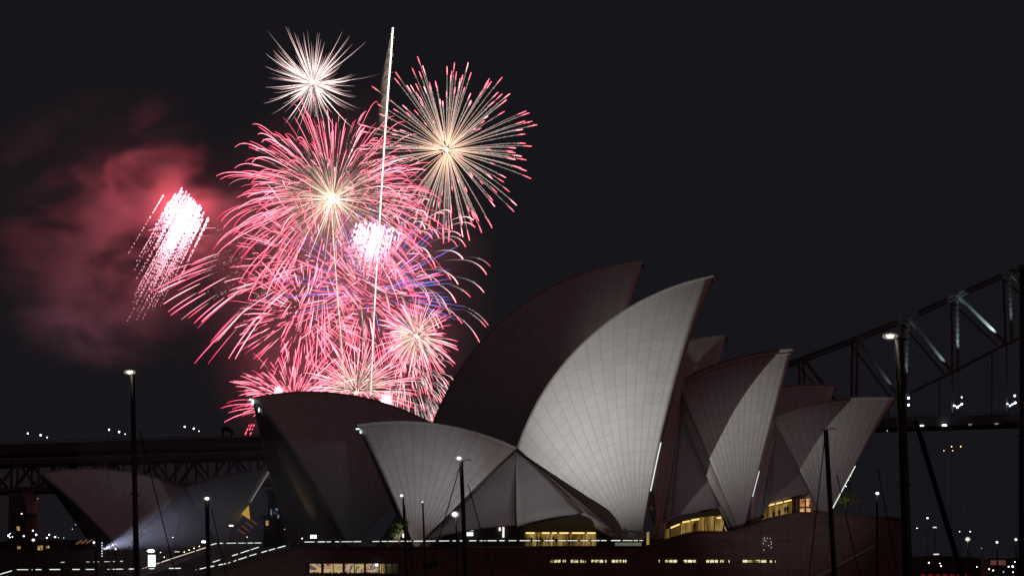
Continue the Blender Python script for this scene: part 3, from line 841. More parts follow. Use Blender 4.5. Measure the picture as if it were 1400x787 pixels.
for x, y, r, m_, lb in ((1260, 581.5, 2.6, E_DIM, 'dim flat lamp under the bridge deck rail beside the thickest mast'), (1291, 581, 2.6, E_WHITE, 'bright flat lamp on the side of the bridge deck'),
                    (1326, 580, 2.6, emit('lamp_faint', (0.7, 0.85, 0.8), 0.22), 'faint flat lamp on the bridge deck, between bright one and last one'), (1362, 579, 2.6, emit('lamp_faint_end', (0.7, 0.85, 0.8), 0.26), 'faint flat lamp on the bridge deck, last one before the frame edge')):
    c = bp_(x, y, -0.6); t = thing('deck_light', lb, 'lamp', c, 'flat lamps along the bridge deck side')
    MB().ball(c, r*BY/FPX*1.2, 0.4, r*BY/FPX*0.45).build('lens', m_, t)
    MB().box(c + np.array([0, 0.4, 0.5]), (2.2, 0.35, 0.3)).build('housing', POLE, t)
for x, y in ((1241.5, 544), (1241.5, 553.5)):
    t = thing('navigation_light', 'white pin light on a bridge hanger beside the thickest mast, %s of two' % ('upper' if y < 550 else 'lower'), 'light', bp_(x, y, -1.2), 'pin lights on the bridge hanger')
    MB().ball(bp_(x, y, -1.2), 0.5).build('bulb', E_BLUE, t); MB().box(bp_(x, y, -0.5), (0.5, 0.6, 0.5)).build('bracket', POLE, t)
for (x, y), lb in zip(((1290.5, 615.5), (1301, 610), (1302.5, 615.5), (1313.5, 610)), ('lower left', 'upper left', 'lower right', 'upper right')):
    lamp('shore_lamp', f'small orange lamp on the far shore under the bridge, {lb} of four', x, y, 1300, 1.0 if y > 612 else 1.4, E_ORANGE, group='orange lamps under the bridge', cat='lamp')

# ------------------------------------------------------------------ far shore
LAND = mat('shore_land', (0.05, 0.05, 0.045), 0.95, var=0.4, scale=0.02)
def hill(name, x0, x1, Y0, Y1, pts):
    vs, fs = [], []
    n = len(pts)
    for kx, (x, y) in enumerate(pts):
        p = P(x, y, Y0); vs += [(p[0], Y0, -1), (p[0], Y0+15, p[2]), (p[0], Y1, p[2]), (p[0], Y1+15, -1)]
    for i_ in range(n-1):
        for q in range(3): fs.append((4*i_+q, 4*i_+4+q, 4*i_+5+q, 4*i_+1+q))
    return tag(obj(name, vs, fs, LAND), kind='structure')
hill('hill', 0, 0, 900, 1020, [(-700, 770), (-300, 752), (-60, 742), (60, 736), (130, 738), (200, 750), (280, 758), (420, 766)])
hill('shore', 0, 0, 1280, 1500, [(1000, 778), (1180, 765), (1290, 758), (1400, 765), (1600, 750), (2200, 762)])

def building(label, x0, x1, ytop, Y, wins, name='building', roof=None, m_=BRICK, depth=18, wm=None):
    c = P((x0+x1)/2, HY, Y)*np.array([1, 1, 0])
    t = thing(name, label, 'building', c)
    p, q = P(x0, ytop, Y), P(x1, ytop, Y)
    MB().box(((p[0]+q[0])/2, Y+depth/2, p[2]/2), (q[0]-p[0], depth, p[2])).build('wall', m_, t)
    MB().box(((p[0]+q[0])/2, Y+depth/2, p[2]+0.3), (q[0]-p[0]+1.2, depth+1.2, 0.6)).build('roof', CONCD, t)
    if roof: 
        pk = P((x0+x1)/2, roof, Y); w2 = (q[0]-p[0])*0.16
        mb = MB(); mb.box((pk[0], Y+depth/2, (p[2]+pk[2])/2 + 0.6), (w2*2, w2*2, pk[2]-p[2]-1.0)); mb.bar((pk[0], Y+depth/2, pk[2]), (pk[0], Y+depth/2, pk[2]+5), w2, 0.1, 8)
        mb.build('spire', m_, t)
    for (a, b_, c_, d_) in wins:
        wq = [P(a, d_, Y-0.12), P(b_, d_, Y-0.12), P(b_, c_, Y-0.12), P(a, c_, Y-0.12)]
        ww = MB().prism(wq, (0, 0.1, 0)).build('window', wm or W_CITY, t)
        fr = MB()
        for s_, e_ in zip(wq, wq[1:]+wq[:1]): fr.beam(np.array(s_)+np.array([0, -0.1, 0]), np.array(e_)+np.array([0, -0.1, 0]), 0.18, 0.15)
        fr.beam((np.array(wq[0])+wq[1])/2+np.array([0, -0.1, 0]), (np.array(wq[2])+wq[3])/2+np.array([0, -0.1, 0]), 0.18, 0.15)
        fr.build('frame', POLE, ww)
    return t
building('tall dark masonry building with one glowing window at its foot, behind the left shore lamps', 16, 36, 702, 880, [(22.5, 27, 719, 725)], roof=692)
building('low dark terrace block with three warm windows below the left shore lamps', 10, 78, 741, 720, [(23.5, 28.5, 745.5, 750), (51, 59, 745, 751.5), (63, 68, 745, 749), (48, 50, 746, 749)])
building('long low quay shed with a row of faint warm windows', -20, 125, 754.5, 640, [(49, 52, 757, 761), (61.5, 63, 758, 760), (73, 75, 758, 760), (82, 84.5, 757.5, 760.5), (96, 100, 756.5, 759.5), (103, 106, 758, 760)])
building('small golden floodlit turret building beyond the ramp', 222, 231, 746, 700, [(223, 225, 748, 754.5), (227, 229.5, 747.5, 755)], roof=742, m_=mat('gold_stone', (0.30, 0.24, 0.13), 0.8), depth=6)
building('tall dark glass block with pale reflections between pavilion and hall', 366, 392, 672, 560, [(369.5, 382, 694, 708)], m_=GLASSD, wm=window_material('reflected_burst', (0.003, 0.005, 0.008), (0.004, 0.008, 0.012), (0.26, 0.42, 0.5), 1.0, 0.8, 0.6))  # burst reflections are put into the pane's own glowing colour
building('small dark kiosk with one bright yellow window beside the glazed mouth', 360, 372, 708, 480, [(363, 367.5, 710.5, 718.5)], depth=4, m_=POLE, wm=emit('yellow_pane', (0.9, 0.62, 0.2), 0.8))
building('low dark waterside pavilion with reddish slatted front at the lower right', 1352, 1400, 764, 1200, [(1354, 1375, 765, 772)], depth=20, wm=emit('slat_red', (0.16, 0.05, 0.045), 0.7))

GL = 'lamps along the left shore'
for (x, y, r, c, lb) in ((29.5, 701.7, 1.2, 'w', 'lone white lamp high above the other left shore lamps'), (45, 724.8, 1.6, 'b', 'white lamp just above the leftmost mast light'), (49.3, 730.3, 1.9, 'b', 'largest bluish lamp right of the leftmost mast light'),
                    (32.5, 732.2, 1.5, 'b', 'bluish lamp left of the leftmost mast light, standing alone'), (11.5, 731.5, 1.8, 'b', 'brightest of the four bluish lamps bunched at the left end'), (13.8, 728.8, 0.9, 'b', 'topmost of the four bluish lamps bunched at the left end'),
                    (13.4, 734, 1.1, 'b', 'lowest of the four bluish lamps bunched at the left end'), (17, 733.2, 0.9, 'b', 'rightmost of the four bluish lamps bunched at the left end'), (67.2, 730.2, 1.3, 'b', 'upper of the two bluish lamps midway along the left shore'),
                    (64.2, 734.5, 1.6, 'b', 'lower of the two bluish lamps midway along the left shore'), (75.4, 733.4, 1.5, 'b', 'bluish lamp followed by two small dim ones on the left shore'), (80, 734.3, 0.8, 'd', 'small dim lamp next to a bluish one on the left shore'),
                    (87, 734.6, 0.9, 'g', 'small greenish lamp ending the row on the left shore'), (99, 722.6, 0.9, 'g', 'lower of the greenish lamps at the pavilion sail edge'), (103.5, 716.6, 0.8, 'g', 'upper left of the greenish lamps at the pavilion sail edge'),
                    (106.8, 717.2, 0.9, 'g', 'upper right of the greenish lamps at the pavilion sail edge'), (28.7, 762.5, 1.5, 'b', 'bluish lamp right of a smaller one, low on the left quay'), (18.3, 762.8, 1.1, 'b', 'small bluish lamp at the far left of the quay'),
                    (40, 667, 0.0, 'd', ''), (51.5, 681, 0.7, 'd', 'faint tiny lamp below the pavilion tip')):
    if r == 0: continue
    lamp('street_lamp', lb, x, y, 690 if y < 750 else 620, r, {'w': E_WHITE, 'b': E_BLUE, 'd': E_DIM, 'g': emit('lamp_greenish', (0.75, 1.0, 0.8), 1.6)}[c], group=GL)
for (x, y, r), lb in zip(((146.5, 748.3, 1.6), (149, 747.5, 1.0), (154, 744.5, 1.5), (157.5, 743.5, 0.9), (158, 750, 1.6)), ('lower left', 'small lower left', 'upper', 'small upper right', 'lower right')):
    lamp('festoon_lamp', f'pinkish festoon lamp in the floodlight beam, {lb} of five', x, y, 385, r, E_PINK, group='pinkish lamps in the beam', cat='lamp')
for (x, y, r, m_, lb) in ((236.3, 734, 1.2, E_PINK, 'small pinkish lamp above the upper ramp'), (258.5, 751.3, 1.0, E_WARM, 'warm lamp on the upper ramp, second from its top'), (265.3, 748.8, 1.0, E_WARM, 'warm lamp beside the top of the upper ramp'), (252, 754, 1.1, E_WARM, 'warm lamp halfway up the upper ramp'),
                    (272.5, 746.2, 1.0, E_WARM, 'warm lamp closest to the white mast light at ramp top'), (219.5, 754.5, 0.8, E_WARM, 'tiny warm lamp left of the golden turret'), (224.5, 761, 0.9, E_WARM, 'warm lamp below the golden turret'), (338, 733.5, 1.2, E_DIM, 'dim greenish lamp on the terrace below the pavilion louvres'),
                    (413.2, 735.4, 1.0, E_WHITE, 'small white lamp by the glazed mouth of the dark hall'), (389, 723, 0.8, E_DIM, 'tiny dim lamp between the yellow window and the glazed mouth')):
    lamp('path_lamp', lb, x, y, 415, r, m_, group='lamps along the ramps', cat='lamp', h=3.5)
for (x, y, w_, h_, m_, lb) in ((279, 740, 6, 2.4, E_BLUE, 'bluish glowing sign bar behind the ramp top'), (242, 753.5, 7, 1.4, emit('bar_green', (0.75, 0.85, 0.72), 0.8), 'pale thin sign bar beyond the upper ramp'), (316, 718, 6, 2.2, emit('bar_pale', (1.0, 0.92, 0.88), 1.6), 'white glowing sign bar on a post at the pavilion foot'),
                           (428.5, 733, 8, 4, E_BLUE, 'bluish white glowing sign near the glazed mouth')):
    c = P(x, y, 417); s_ = 417/FPX
    t = thing('light_sign', lb, 'sign', c - np.array([0, 0, 3.2]), 'glowing sign bars on the terrace')
    MB().box(c, (w_*s_, 0.15, h_*s_)).build('panel', m_, t); MB().bar(c - np.array([0, 0, 3.2]), c - np.array([0, 0, h_*s_/2]), 0.06).build('post', POLE, t)
# white illuminated kiosk with a canopy light
s_ = 398/FPX; c = P(207.5, 775, 398)
t = thing('illuminated_kiosk', 'white glowing kiosk with a lit canopy beside the thick mast', 'kiosk', c)
MB().box(c + np.array([0, 0, 8.5*s_]), (9*s_, 0.9, 17*s_)).build('light_panel', emit('kiosk_glow', (0.93, 1.0, 0.93), 1.7), t)
MB().box(c + np.array([0, 0.3, 0.05]), (12*s_, 2.0, 0.14)).build('plinth', CONCD, t)
MB().bar(c + np.array([0, 0.5, 0]), c + np.array([0, 0.5, 22*s_]), 0.07).build('post', POLE, t)
MB().ball(c + np.array([-0.2, 0.3, 22.5*s_]), 5.2*s_, 0.5, 2.0*s_).build('canopy_light', E_BLUE, t)

# right shore lamps
for (x, y, r, m_, lb) in ((1218, 724, 2.2, E_BLUE, 'largest bluish lamp on the right shore beside the thickest mast'), (1222.8, 728, 1.5, E_WHITE, 'white lamp tucked under the large bluish one'), (1234.6, 728, 1.0, E_WHITE, 'left of a tight pair of white lamps behind the thickest mast'), (1237, 728, 0.9, E_WHITE, 'right of a tight pair of white lamps behind the thickest mast'),
                      (1253.5, 721.5, 0.9, E_BLUE, 'small bluish lamp just right of the thickest mast'), (1268, 707.6, 1.6, E_WHITE, 'single white lamp highest on the right shore'), (1300.8, 732, 1.0, E_WHITE, 'small white lamp beside the furled sail, upper one'), (1304.2, 741, 1.0, E_PINK, 'small pink lamp beside the furled sail, lower one'),
                      (1312, 726, 0.8, E_BLUE, 'tiny bluish lamp left above the starry mast light'), (1326.5, 726, 1.0, E_BLUE, 'small bluish lamp right above the starry mast light'), (1270, 768.6, 1.3, E_WHITE, 'white lamp low by the red-lit quay, leftmost'), (1285, 769.4, 0.9, E_WARM, 'upper of three small lamps over the red-lit quay'),
                      (1286.5, 773, 1.1, E_BLUE, 'lower of three small lamps over the red-lit quay'), (1335, 774.5, 1.5, E_WHITE, 'white lamp low between two stays on the right'), (1352.3, 777.4, 1.1, E_WHITE, 'small white lamp left below the slatted pavilion'), (1357.8, 779, 1.2, E_WHITE, 'white lamp right below the slatted pavilion'),
                      (1342, 749, 0.6, E_DIM, 'faint lamp midway along the right shore'), (1389, 764, 1.0, E_WHITE, 'upper of two stacked white lamps by the right edge'), (1387.5, 767.3, 0.9, E_WHITE, 'lower of two stacked white lamps by the right edge'), (1398, 779, 1.3, E_WHITE, 'white lamp cut by the right edge of the view'),
                      (1384.5, 773.8, 2.0, E_BLUE, 'bluish lamp on the slatted pavilion terrace, bigger one'), (1379, 773.8, 1.3, E_BLUE, 'bluish lamp on the slatted pavilion terrace, smaller one'), (1372, 781, 1.6, emit('lamp_deep_blue', (0.35, 0.5, 1.0), 1.4), 'deep blue lamp below the slatted pavilion'), (1385, 781.4, 1.1, E_BLUE, 'bluish lamp below the slatted pavilion')):
    lamp('street_lamp', lb, x, y, 1180, r, m_, group='lamps along the right shore')
for (x, y, w_, lb) in ((1278, 720.3, 5, 'upper pale light bar on the right shore'), (1280, 757, 7.5, 'lower pale light bar on a post on the right shore')):
    c = P(x, y, 1180); s_ = 1180/FPX
    t = thing('light_bar', lb, 'light', np.array([c[0], c[1], 0]), 'pale light bars on the right shore')
    MB().box(c, (w_*s_, 0.5, 1.5*s_)).build('tube', emit('bar_glow', (1.0, 0.85, 0.72), 1.0), t); MB().bar((c[0], c[1], 0), c - np.array([0, 0, 0.3]), 0.25).build('post', POLE, t)
red = thing('quay_lights', 'row of dull red lights low on the quay at the lower right', 'lights', P(1290, HY, 1150)*np.array([1, 1, 0]))
for x in range(1262, 1326, 10): MB().ball(P(x, 785.5, 1150), 1.1, 1.0, 0.7).build('bulb', E_RED, red)
MB().box(P(1293, 788, 1150), (27, 1.2, 0.6)).build('rail', POLE, red)
for (x, y, lb) in ((1163, 650, 'higher'), (1160, 655.5, 'lower')):
    lamp('festoon_lamp', f'small orange lamp beside the northmost sail edge, {lb} of two', x, y, 470, 0.9, E_ORANGE, h=5, group='orange lamps by the northmost sail', cat='lamp')
lamp('path_lamp', 'small white lamp high by the northmost sail edge', 1213, 588.5, 900, 0.9, E_DIM, cat='lamp')
lamp('path_lamp', 'white lamp near the lit tree and tent', 1156.5, 664, 465, 0.8, E_WHITE, h=5, cat='lamp')

# floodlight tower whose beam crosses the haze in front of the pavilion
BYD = 396.0
bs = BYD/FPX
fl = thing('floodlight_tower', 'stack of six narrow floodlights throwing a bluish beam to the right', 'floodlight', P(134, 785, BYD))
MB().beam(P(132, 786, BYD), P(132, 737, BYD), 0.3, 0.3).build('post', POLE, fl)
for k in range(6):
    y = 741.5 + k*3.6
    h_ = MB().box(P(136, y, BYD), (6*bs, 0.5, 1.9*bs)).build('lamp_housing', POLE, fl)
    MB().box(P(139.4, y, BYD), (0.12, 0.45, 1.2*bs)).build('lens', emit('beam_lens', (0.75, 0.85, 1.0), 1.4), h_)

# ------------------------------------------------------------------ lit trees and tent
def tree(label, base, h, spread, seed, n=900):
    rnd = random.Random(seed)
    t = thing('tree', label, 'tree', base)
    mb = MB(); top = base + np.array([0.1, 0, h*0.55])
    mb.bar(base, top, 0.16, 0.09, 7)
    cl = []
    for k in range(7):
        a = rnd.random()*6.28; r = spread*rnd.uniform(0.25, 0.7); z = h*rnd.uniform(0.5, 0.95)
        tip = base + np.array([r*math.cos(a), r*math.sin(a), z]); mb.bar(top - np.array([0, 0, h*0.15]), tip, 0.06, 0.02, 5); cl.append(tip)
    mb.build('trunk', BARK, t)
    v, f = [], []
    for k in range(n):
        c = cl[rnd.randrange(len(cl))] + np.array([rnd.gauss(0, 1), rnd.gauss(0, 1), rnd.gauss(0, 0.8)])*spread*0.26
        d1 = np.array([rnd.gauss(0, 1) for _ in range(3)]); d1 /= np.linalg.norm(d1)
        d2 = np.cross(d1, [rnd.gauss(0, 1) for _ in range(3)]); d2 /= np.linalg.norm(d2)
        s1, s2 = 0.16*rnd.uniform(0.7, 1.4), 0.08
        b0 = len(v); v += [c - d1*s1, c + d2*s2, c + d1*s1, c - d2*s2]; f.append((b0, b0+1, b0+2, b0+3))
    obj('crown', v, f, LEAF, t)
    return t
tb = PN(545, 747, 17); tree('small lit tree glowing green behind the handrail between two sails', tb, 4.6, 1.7, 5)
spot('tree_uplight', tb + np.array([1.6, -1.6, 0.2]), tb + np.array([-0.1, 0, 2.6]), 420, 70, 0.6, (1.0, 0.95, 0.6), 0.2)
t2 = PN(1155, 701, 10); tree('small lit tree glowing green beside the northmost sail', t2, 4.2, 1.9, 8)
point('tree_uplight', t2 + np.array([-1.2, -2.4, 0.7]), 150, (1.0, 0.95, 0.55), 0.2)
# red and cream flower planter below the first tree
pt = thing('planter', 'low planter of reddish flowers lit below the small tree', 'planter', PN(543, 747, 19))
MB().box(PN(543, 745, 19), (1.9, 0.6, 0.5)).build('trough', CONCD, pt)
mb = MB(); rnd = random.Random(4)
for k in range(26): mb.ball(PN(543, 742, 19) + np.array([rnd.uniform(-0.8, 0.8), rnd.uniform(-0.25, 0.25), rnd.uniform(-0.1, 0.75)]), rnd.uniform(0.08, 0.16), nu=6, nv=4)
mb.build('flowers', mat('petals', (0.5, 0.16, 0.12), 0.7, var=0.6, scale=3), pt)
# escalator-like stair canopy right of it
st = thing('stair_canopy', 'slanted pale canopy over a stair behind the podium handrail', 'canopy', PN(565, 747, 15))
MB().prism([PN(527, 746, 15), PN(549, 723.5, 15), PN(553.5, 724, 15), PN(532, 747, 15)], -B*2.2).build('roof', mat('green_metal', (0.20, 0.30, 0.28), 0.6), st)
MB().beam(PN(533, 746, 15.1), PN(552, 727, 15.1), 0.2, 0.2).build('handrail', mat('warm_rail', (0.4, 0.22, 0.1), 0.6), st)
point('stair_light', PN(549, 733, 17.5), 70, (1.0, 0.85, 0.7), 0.1)
MB().ball(PN(551.5, 731.5, 15.3), 0.16, 0.1, 0.4).build('lamp', E_DIM, st)
tn = thing('tent', 'small dark peaked tent right of the lit tree by the northmost sail', 'tent', PN(1173, 702, 8))
MB().prism([PN(1162, 683, 8), PN(1176, 682, 8), PN(1178, 686, 8), PN(1162, 690, 8)], -B*4).build('roof', mat('tent_cloth', (0.10, 0.08, 0.07), 0.8), tn)
for x in (1163, 1170, 1176): MB().beam(PN(x, 685, 7.9), PN(x, 703, 7.9), 0.14, 0.14).build('post', POLE, tn)

# ------------------------------------------------------------------ people
def person_mesh(name, seed):
    """standing figure, grown as one skin"""
    rnd = random.Random(seed); s = rnd.uniform(-0.06, 0.06)
    a1, a2 = rnd.uniform(0.05, 0.25), rnd.uniform(0.05, 0.25)
    V = [(0,0,0.95,.15,.11),(0,0,1.2,.15,.10),(0,0,1.42,.17,.10),(0,0.0,1.53,.06,.06),(0,-.01,1.63,.09,.10),(0,-.01,1.74,.07,.08),
         (.10,0,.90,.10,.10),(.11,-s,.50,.065,.07),(.12,s,.09,.045,.05),(.12,s-.15,.04,.04,.03),
         (-.10,0,.90,.10,.10),(-.11,s,.50,.065,.07),(-.12,-s,.09,.045,.05),(-.12,-s-.15,.04,.04,.03),
         (.22,0,1.40,.06,.06),(.27,-.02,1.13,.045,.045),(.25,-a1,.90,.035,.035),(.25,-a1-.05,.82,.03,.02),
         (-.22,0,1.40,.06,.06),(-.27,-.02,1.13,.045,.045),(-.25,-a2,.90,.035,.035),(-.25,-a2-.05,.82,.03,.02)]
    E = [(0,1),(1,2),(2,3),(3,4),(4,5),(0,6),(6,7),(7,8),(8,9),(0,10),(10,11),(11,12),(12,13),(2,14),(14,15),(15,16),(16,17),(2,18),(18,19),(19,20),(20,21)]
    me = bpy.data.meshes.new(name); me.from_pydata([v[:3] for v in V], E, [])
    o = bpy.data.objects.new(name, me); COL.objects.link(o)
    sk = o.modifiers.new('skin', 'SKIN'); sk.use_smooth_shade = True
    for i_, v in enumerate(V): me.skin_vertices[0].data[i_].radius = (v[3], v[4])
    me.skin_vertices[0].data[0].use_root = True
    ss = o.modifiers.new('sub', 'SUBSURF'); ss.levels = 1; ss.render_levels = 1
    dg = bpy.context.evaluated_depsgraph_get()
    m2 = bpy.data.meshes.new_from_object(o.evaluated_get(dg))
    bpy.data.objects.remove(o); m2.materials.clear(); m2.materials.append(SKIN); m2.name = name
    return m2
PM = [person_mesh('person', s) for s in (1, 2, 3)]
def person(label, base, k, group, rz=0.0, s_=1.0):
    o = bpy.data.objects.new('person', PM[k % 3]); COL.objects.link(o)
    o.location = tuple(base); o.rotation_euler = (0, 0, rz); o.scale = (s_,)*3
    return tag(o, label, 'person', group)
rnd = random.Random(11)
for k, x in enumerate((719, 723.5, 726.5, 735, 739, 742, 746, 749.5)):
    person('dark silhouette standing in the crowd along the handrail before the lit foyer', PN(x, 746.4, 24.2 - (k % 3)*0.5), k, 'crowd silhouettes at the foyer handrail', rnd.uniform(-2, 2), rnd.uniform(0.92, 1.06))
for x, lb in ((756.5, 'tall dark silhouette standing left of a shorter one before the lit foyer'), (760.5, 'shorter dark silhouette right of a tall one before the lit foyer'), (778.5, 'dark silhouette standing alone at the middle mullion of the lit foyer'), (783, 'dark silhouette leaning by the lit foyer window, right of the middle mullion')):
    person(lb, PN(x, 746.4, 24), int(x), 'people before the lit foyer', rnd.uniform(-1, 1), 1.1 if x < 758 else 0.95)
for x, lb in ((590, 'left of'), (653.5, 'just right of'), (668, 'far right of')):
    person(f'dark figure at the podium handrail, {lb} the tall lit mast', PN(x, 746.6, 24), int(x), 'figures along the podium handrail', rnd.uniform(-1, 1))
person('dark silhouette standing in the middle of the second lit foyer', PN(949.5, 727.5, 13.6), 1, None, 0.4, 1.06)
for x, y, lb in ((1058, 711, 'leftmost of the four dark silhouettes in the northmost lit foyer'), (1065.3, 708.5, 'second from left of the dark silhouettes in the northmost lit foyer'), (1073.5, 704.5, 'third of the silhouettes in the northmost lit foyer, one of a close pair'), (1077, 703.5, 'rightmost of the silhouettes in the northmost lit foyer')):
    person(lb, PN(x, y, 13.4), int(x), 'silhouettes in the northmost foyer', rnd.uniform(-1, 1), 1.02)

# ------------------------------------------------------------------ yachts moored in front
def yacht(label, Y, top_, bot_, wpx, lamp_m=None, lamp_px=None, lamp_r=2.0, lamp_flat=0.7, stays=(), furled=None, gear=False, hull_len=9.0, spreader=True, bracket=False, flag=None):
    tp, bq = P(*top_, Y), P(*bot_, Y)
    z0 = 1.1
    d = (bq - tp)/(bq[2] - tp[2]); foot = tp + d*(z0 - tp[2])
    base = np.array([foot[0], Y, 0.0])
    t = thing('sailing_yacht', label, 'yacht', base, 'moored yachts whose masts rise in front')
    # hull: lofted sections
    L = hull_len; n = 12; vs, fs = [], []
    for i_ in range(n+1):
        u = i_/n; x = (u - 0.42)*L
        wdt = 1.45*math.sin(math.pi*min(1, 0.16+0.84*u)**0.9)**0.75 if u < 1 else 0.02
        wdt = max(0.03, wdt); sh = 0.95 + 0.25*(u - 0.4)**2
        for (ky, kz) in ((-1, sh), (-0.86, 0.25), (0, -0.35), (0.86, 0.25), (1, sh)):
            vs.append((base[0]+x, Y + ky*wdt, kz))
    for i_ in range(n):
        for j in range(4): fs.append((5*i_+j, 5*i_+5+j, 5*i_+6+j, 5*i_+1+j))
        fs.append((5*i_+4, 5*i_+9, 5*i_+5, 5*i_))
    fs += [(0, 1, 2, 3, 4), tuple(5*n+q for q in (4, 3, 2, 1, 0))]
    hl = obj('hull', vs, fs, HULL, t, False)
    MB().prism([(base[0]-L*0.22, Y-0.8, 1.0), (base[0]+L*0.2, Y-0.7, 1.0), (base[0]+L*0.12, Y-0.6, 1.45), (base[0]-L*0.2, Y-0.7, 1.5)], (0, 1.5, 0)).build('cabin', WHITEP, t)
    wm = wpx*Y/FPX/2
    MB().bar(foot, tp, wm*1.05, wm*0.86, 10).build('mast', ALU, t, True)
    MB().bar(foot + np.array([-0.1, 0, 0.9]), foot + np.array([-L*0.38, 0, 1.0]), 0.07, 0.06).build('boom', ALU, t)
    mb = MB()
    if spreader:
        sp = foot + (tp - foot)*0.62
        mb.bar(sp + np.array([0.0, -0.8, 0]), sp + np.array([0.0, 0.8, 0]), 0.035)
        mb.build('spreader', ALU, t)
    mb = MB(); thin = max(0.008, 0.45*Y/FPX)
    for (x0, y0, x1, y1) in stays:
        a, b_ = P(x0, y0, Y), P(x1, y1, Y)
        k = (1.0 - a[2])/(b_[2] - a[2]); mb.bar(a, a + (b_ - a)*k, thin*1.6, thin*1.6, 5)
    for s2 in (-1, 1):
        mb.bar(tp - d*0 - np.array([0, 0, 0.3]), foot + np.array([0, s2*1.2, 0]), thin*0.6, thin*0.6, 4)
    mb.build('stay', ROPE, t)
    if furled:
        a, b_ = P(furled[0], furled[1], Y), P(furled[2], furled[3], Y); k = (1.2 - a[2])/(b_[2] - a[2])
        MB().bar(a, a + (b_ - a)*k, furled[4]*Y/FPX*0.5, furled[4]*Y/FPX*0.6, 8).build('furled_sail', CLOTHD, t, True)
    if gear:
        mb = MB(); s1 = Y/FPX
        mb.bar(tp, tp + np.array([-9*s1, 0, 3*s1]), 0.6*s1); mb.bar(tp, tp + np.array([10*s1, 0, 3.5*s1]), 0.6*s1); mb.bar(tp + np.array([10*s1, 0, 3.5*s1]), tp + np.array([14*s1, 0, 1*s1]), 0.9*s1, 0.5*s1)
        mb.bar(tp, tp + np.array([3*s1, 0, 7*s1]), 0.5*s1)
        mb.build('wind_vane', POLE, t)
    if lamp_m is not None:
        c = P(*lamp_px, Y - 0.05); r = 0.7*lamp_r*Y/FPX
        ml = MB().ball(c, r*0.72, r*0.72, r*lamp_flat*0.72, 10, 6).build('masthead_light', lamp_m, t)
        MB().ball(c, r*1.5, r*1.5, r*lamp_flat*1.5, 14, 8).build('halo', HALO, ml, True)  # added translucent shell, its glow stands in for the lamp's flare
        if bracket:
            mb = MB(); s1 = Y/FPX
            mb.bar(c, c + np.array([22*s1, 0, -3.5*s1]), 1.2*s1); mb.bar(c + np.array([10*s1, 0, -3.5*s1]), c + np.array([22*s1, 0, -4.5*s1]), 1.0*s1)
            for q in (12, 17, 21): mb.bar(c + np.array([q*s1, 0, -3.5*s1]), c + np.array([q*s1, 0, 7*s1]), 0.6*s1)
            mb.build('lamp_bracket', ALU, t)
    if flag:
        a = P(*flag, Y); s1 = Y/FPX
        vs, fs = [], []
        for i_ in range(8):
            for j in range(3): vs.append((a[0] - i_*3.2*s1, Y + 0.12*math.sin(i_*1.3), a[2] + (j-1)*(3.6-0.25*i_)*s1 - 0.5*i_*s1 + math.sin(i_)*0.6*s1))
        for i_ in range(7):
            for j in range(2): fs.append((3*i_+j, 3*i_+3+j, 3*i_+4+j, 3*i_+1+j))
        fo = obj('flag', vs, fs, CLOTHD, t, True)
        md = fo.modifiers.new('thickness', 'SOLIDIFY'); md.thickness = 0.01
    return t
HALO, n, l, out = new_mat('lamp_halo')  # see-through glowing colour for the halo around each lamp
ge, gt, gm = n.new('ShaderNodeEmission'), n.new('ShaderNodeBsdfTransparent'), n.new('ShaderNodeMixShader')
ge.inputs[0].default_value = (1.0, 0.86, 0.70, 1); ge.inputs[1].default_value = 0.55; gm.inputs[0].default_value = 0.22
l.new(gt.outputs[0], gm.inputs[1]); l.new(ge.outputs[0], gm.inputs[2]); l.new(gm.outputs[0], out.inputs[0])
HALO.cycles.emission_sampling = 'NONE'
STAR_W = emit('masthead_white', (1.0, 0.97, 0.92), 14)
STAR_WARM = emit('masthead_warm', (1.0, 0.86, 0.62), 14)
STAR_BLUE = emit('masthead_blue', (0.72, 0.82, 1.0), 16)
yacht('yacht with the tall thick dark mast at the left and a warm white masthead lamp', 80, (181, 513), (187, 787), 7.5, STAR_WARM, (177.5, 508.5), 8.0, 0.42, stays=((191, 588, 232, 750),), hull_len=11)
yacht('yacht with a short dark mast and bright white top lamp in front of the pavilion', 140, (283, 685), (285, 787), 6.5, STAR_W, (283, 681), 4.6, 0.6, stays=((289, 694, 304, 762),))
yacht('yacht with the slim mast and bluish lamp before the foot of the small lit sail', 200, (551, 679), (556.5, 787), 3.6, STAR_BLUE, (549, 677), 3.2, 0.6, stays=((553, 690, 562, 760),), gear=False)
yacht('yacht with the thinnest mast and a weak lamp, right of the slim mast', 230, (578, 687), (582, 787), 2.8, emit('masthead_weak', (0.8, 0.8, 1.0), 2.0), (577.5, 685.5), 2.2, 0.6, flag=(599, 770))
yacht('yacht with the sturdy mast and bluish lamp before the middle of the lit sails', 110, (630.5, 631), (637, 787), 6.5, STAR_BLUE, (627.5, 626), 5.0, 0.65, stays=((640, 662, 662, 740), (628, 640, 590, 770)), gear=True)
yacht('yacht with a thin post carrying the most dazzling blue-white lamp', 180, (623.5, 706), (625, 787), 2.6, STAR_BLUE, (622, 702.5), 6.0, 0.75, spreader=False)
yacht('yacht with a dark unlit mast in front of the northmost sail', 90, (1129, 588), (1141, 787), 7.5, stays=((1144, 648, 1175, 787), (1128, 596, 1106, 787)), gear=True)
yacht('yacht with the thickest dark mast, big warm lamp and furled jib at the right', 60, (1229, 464), (1241, 787), 14, STAR_WARM, (1217, 459.5), 10.5, 0.40, furled=(1252, 575, 1316, 787, 7), stays=((1200, 640, 1228, 787),), bracket=True, hull_len=12)
yacht('yacht with a dark mast cut by the right edge of the view', 70, (1398, 368), (1397, 787), 9, hull_len=11)
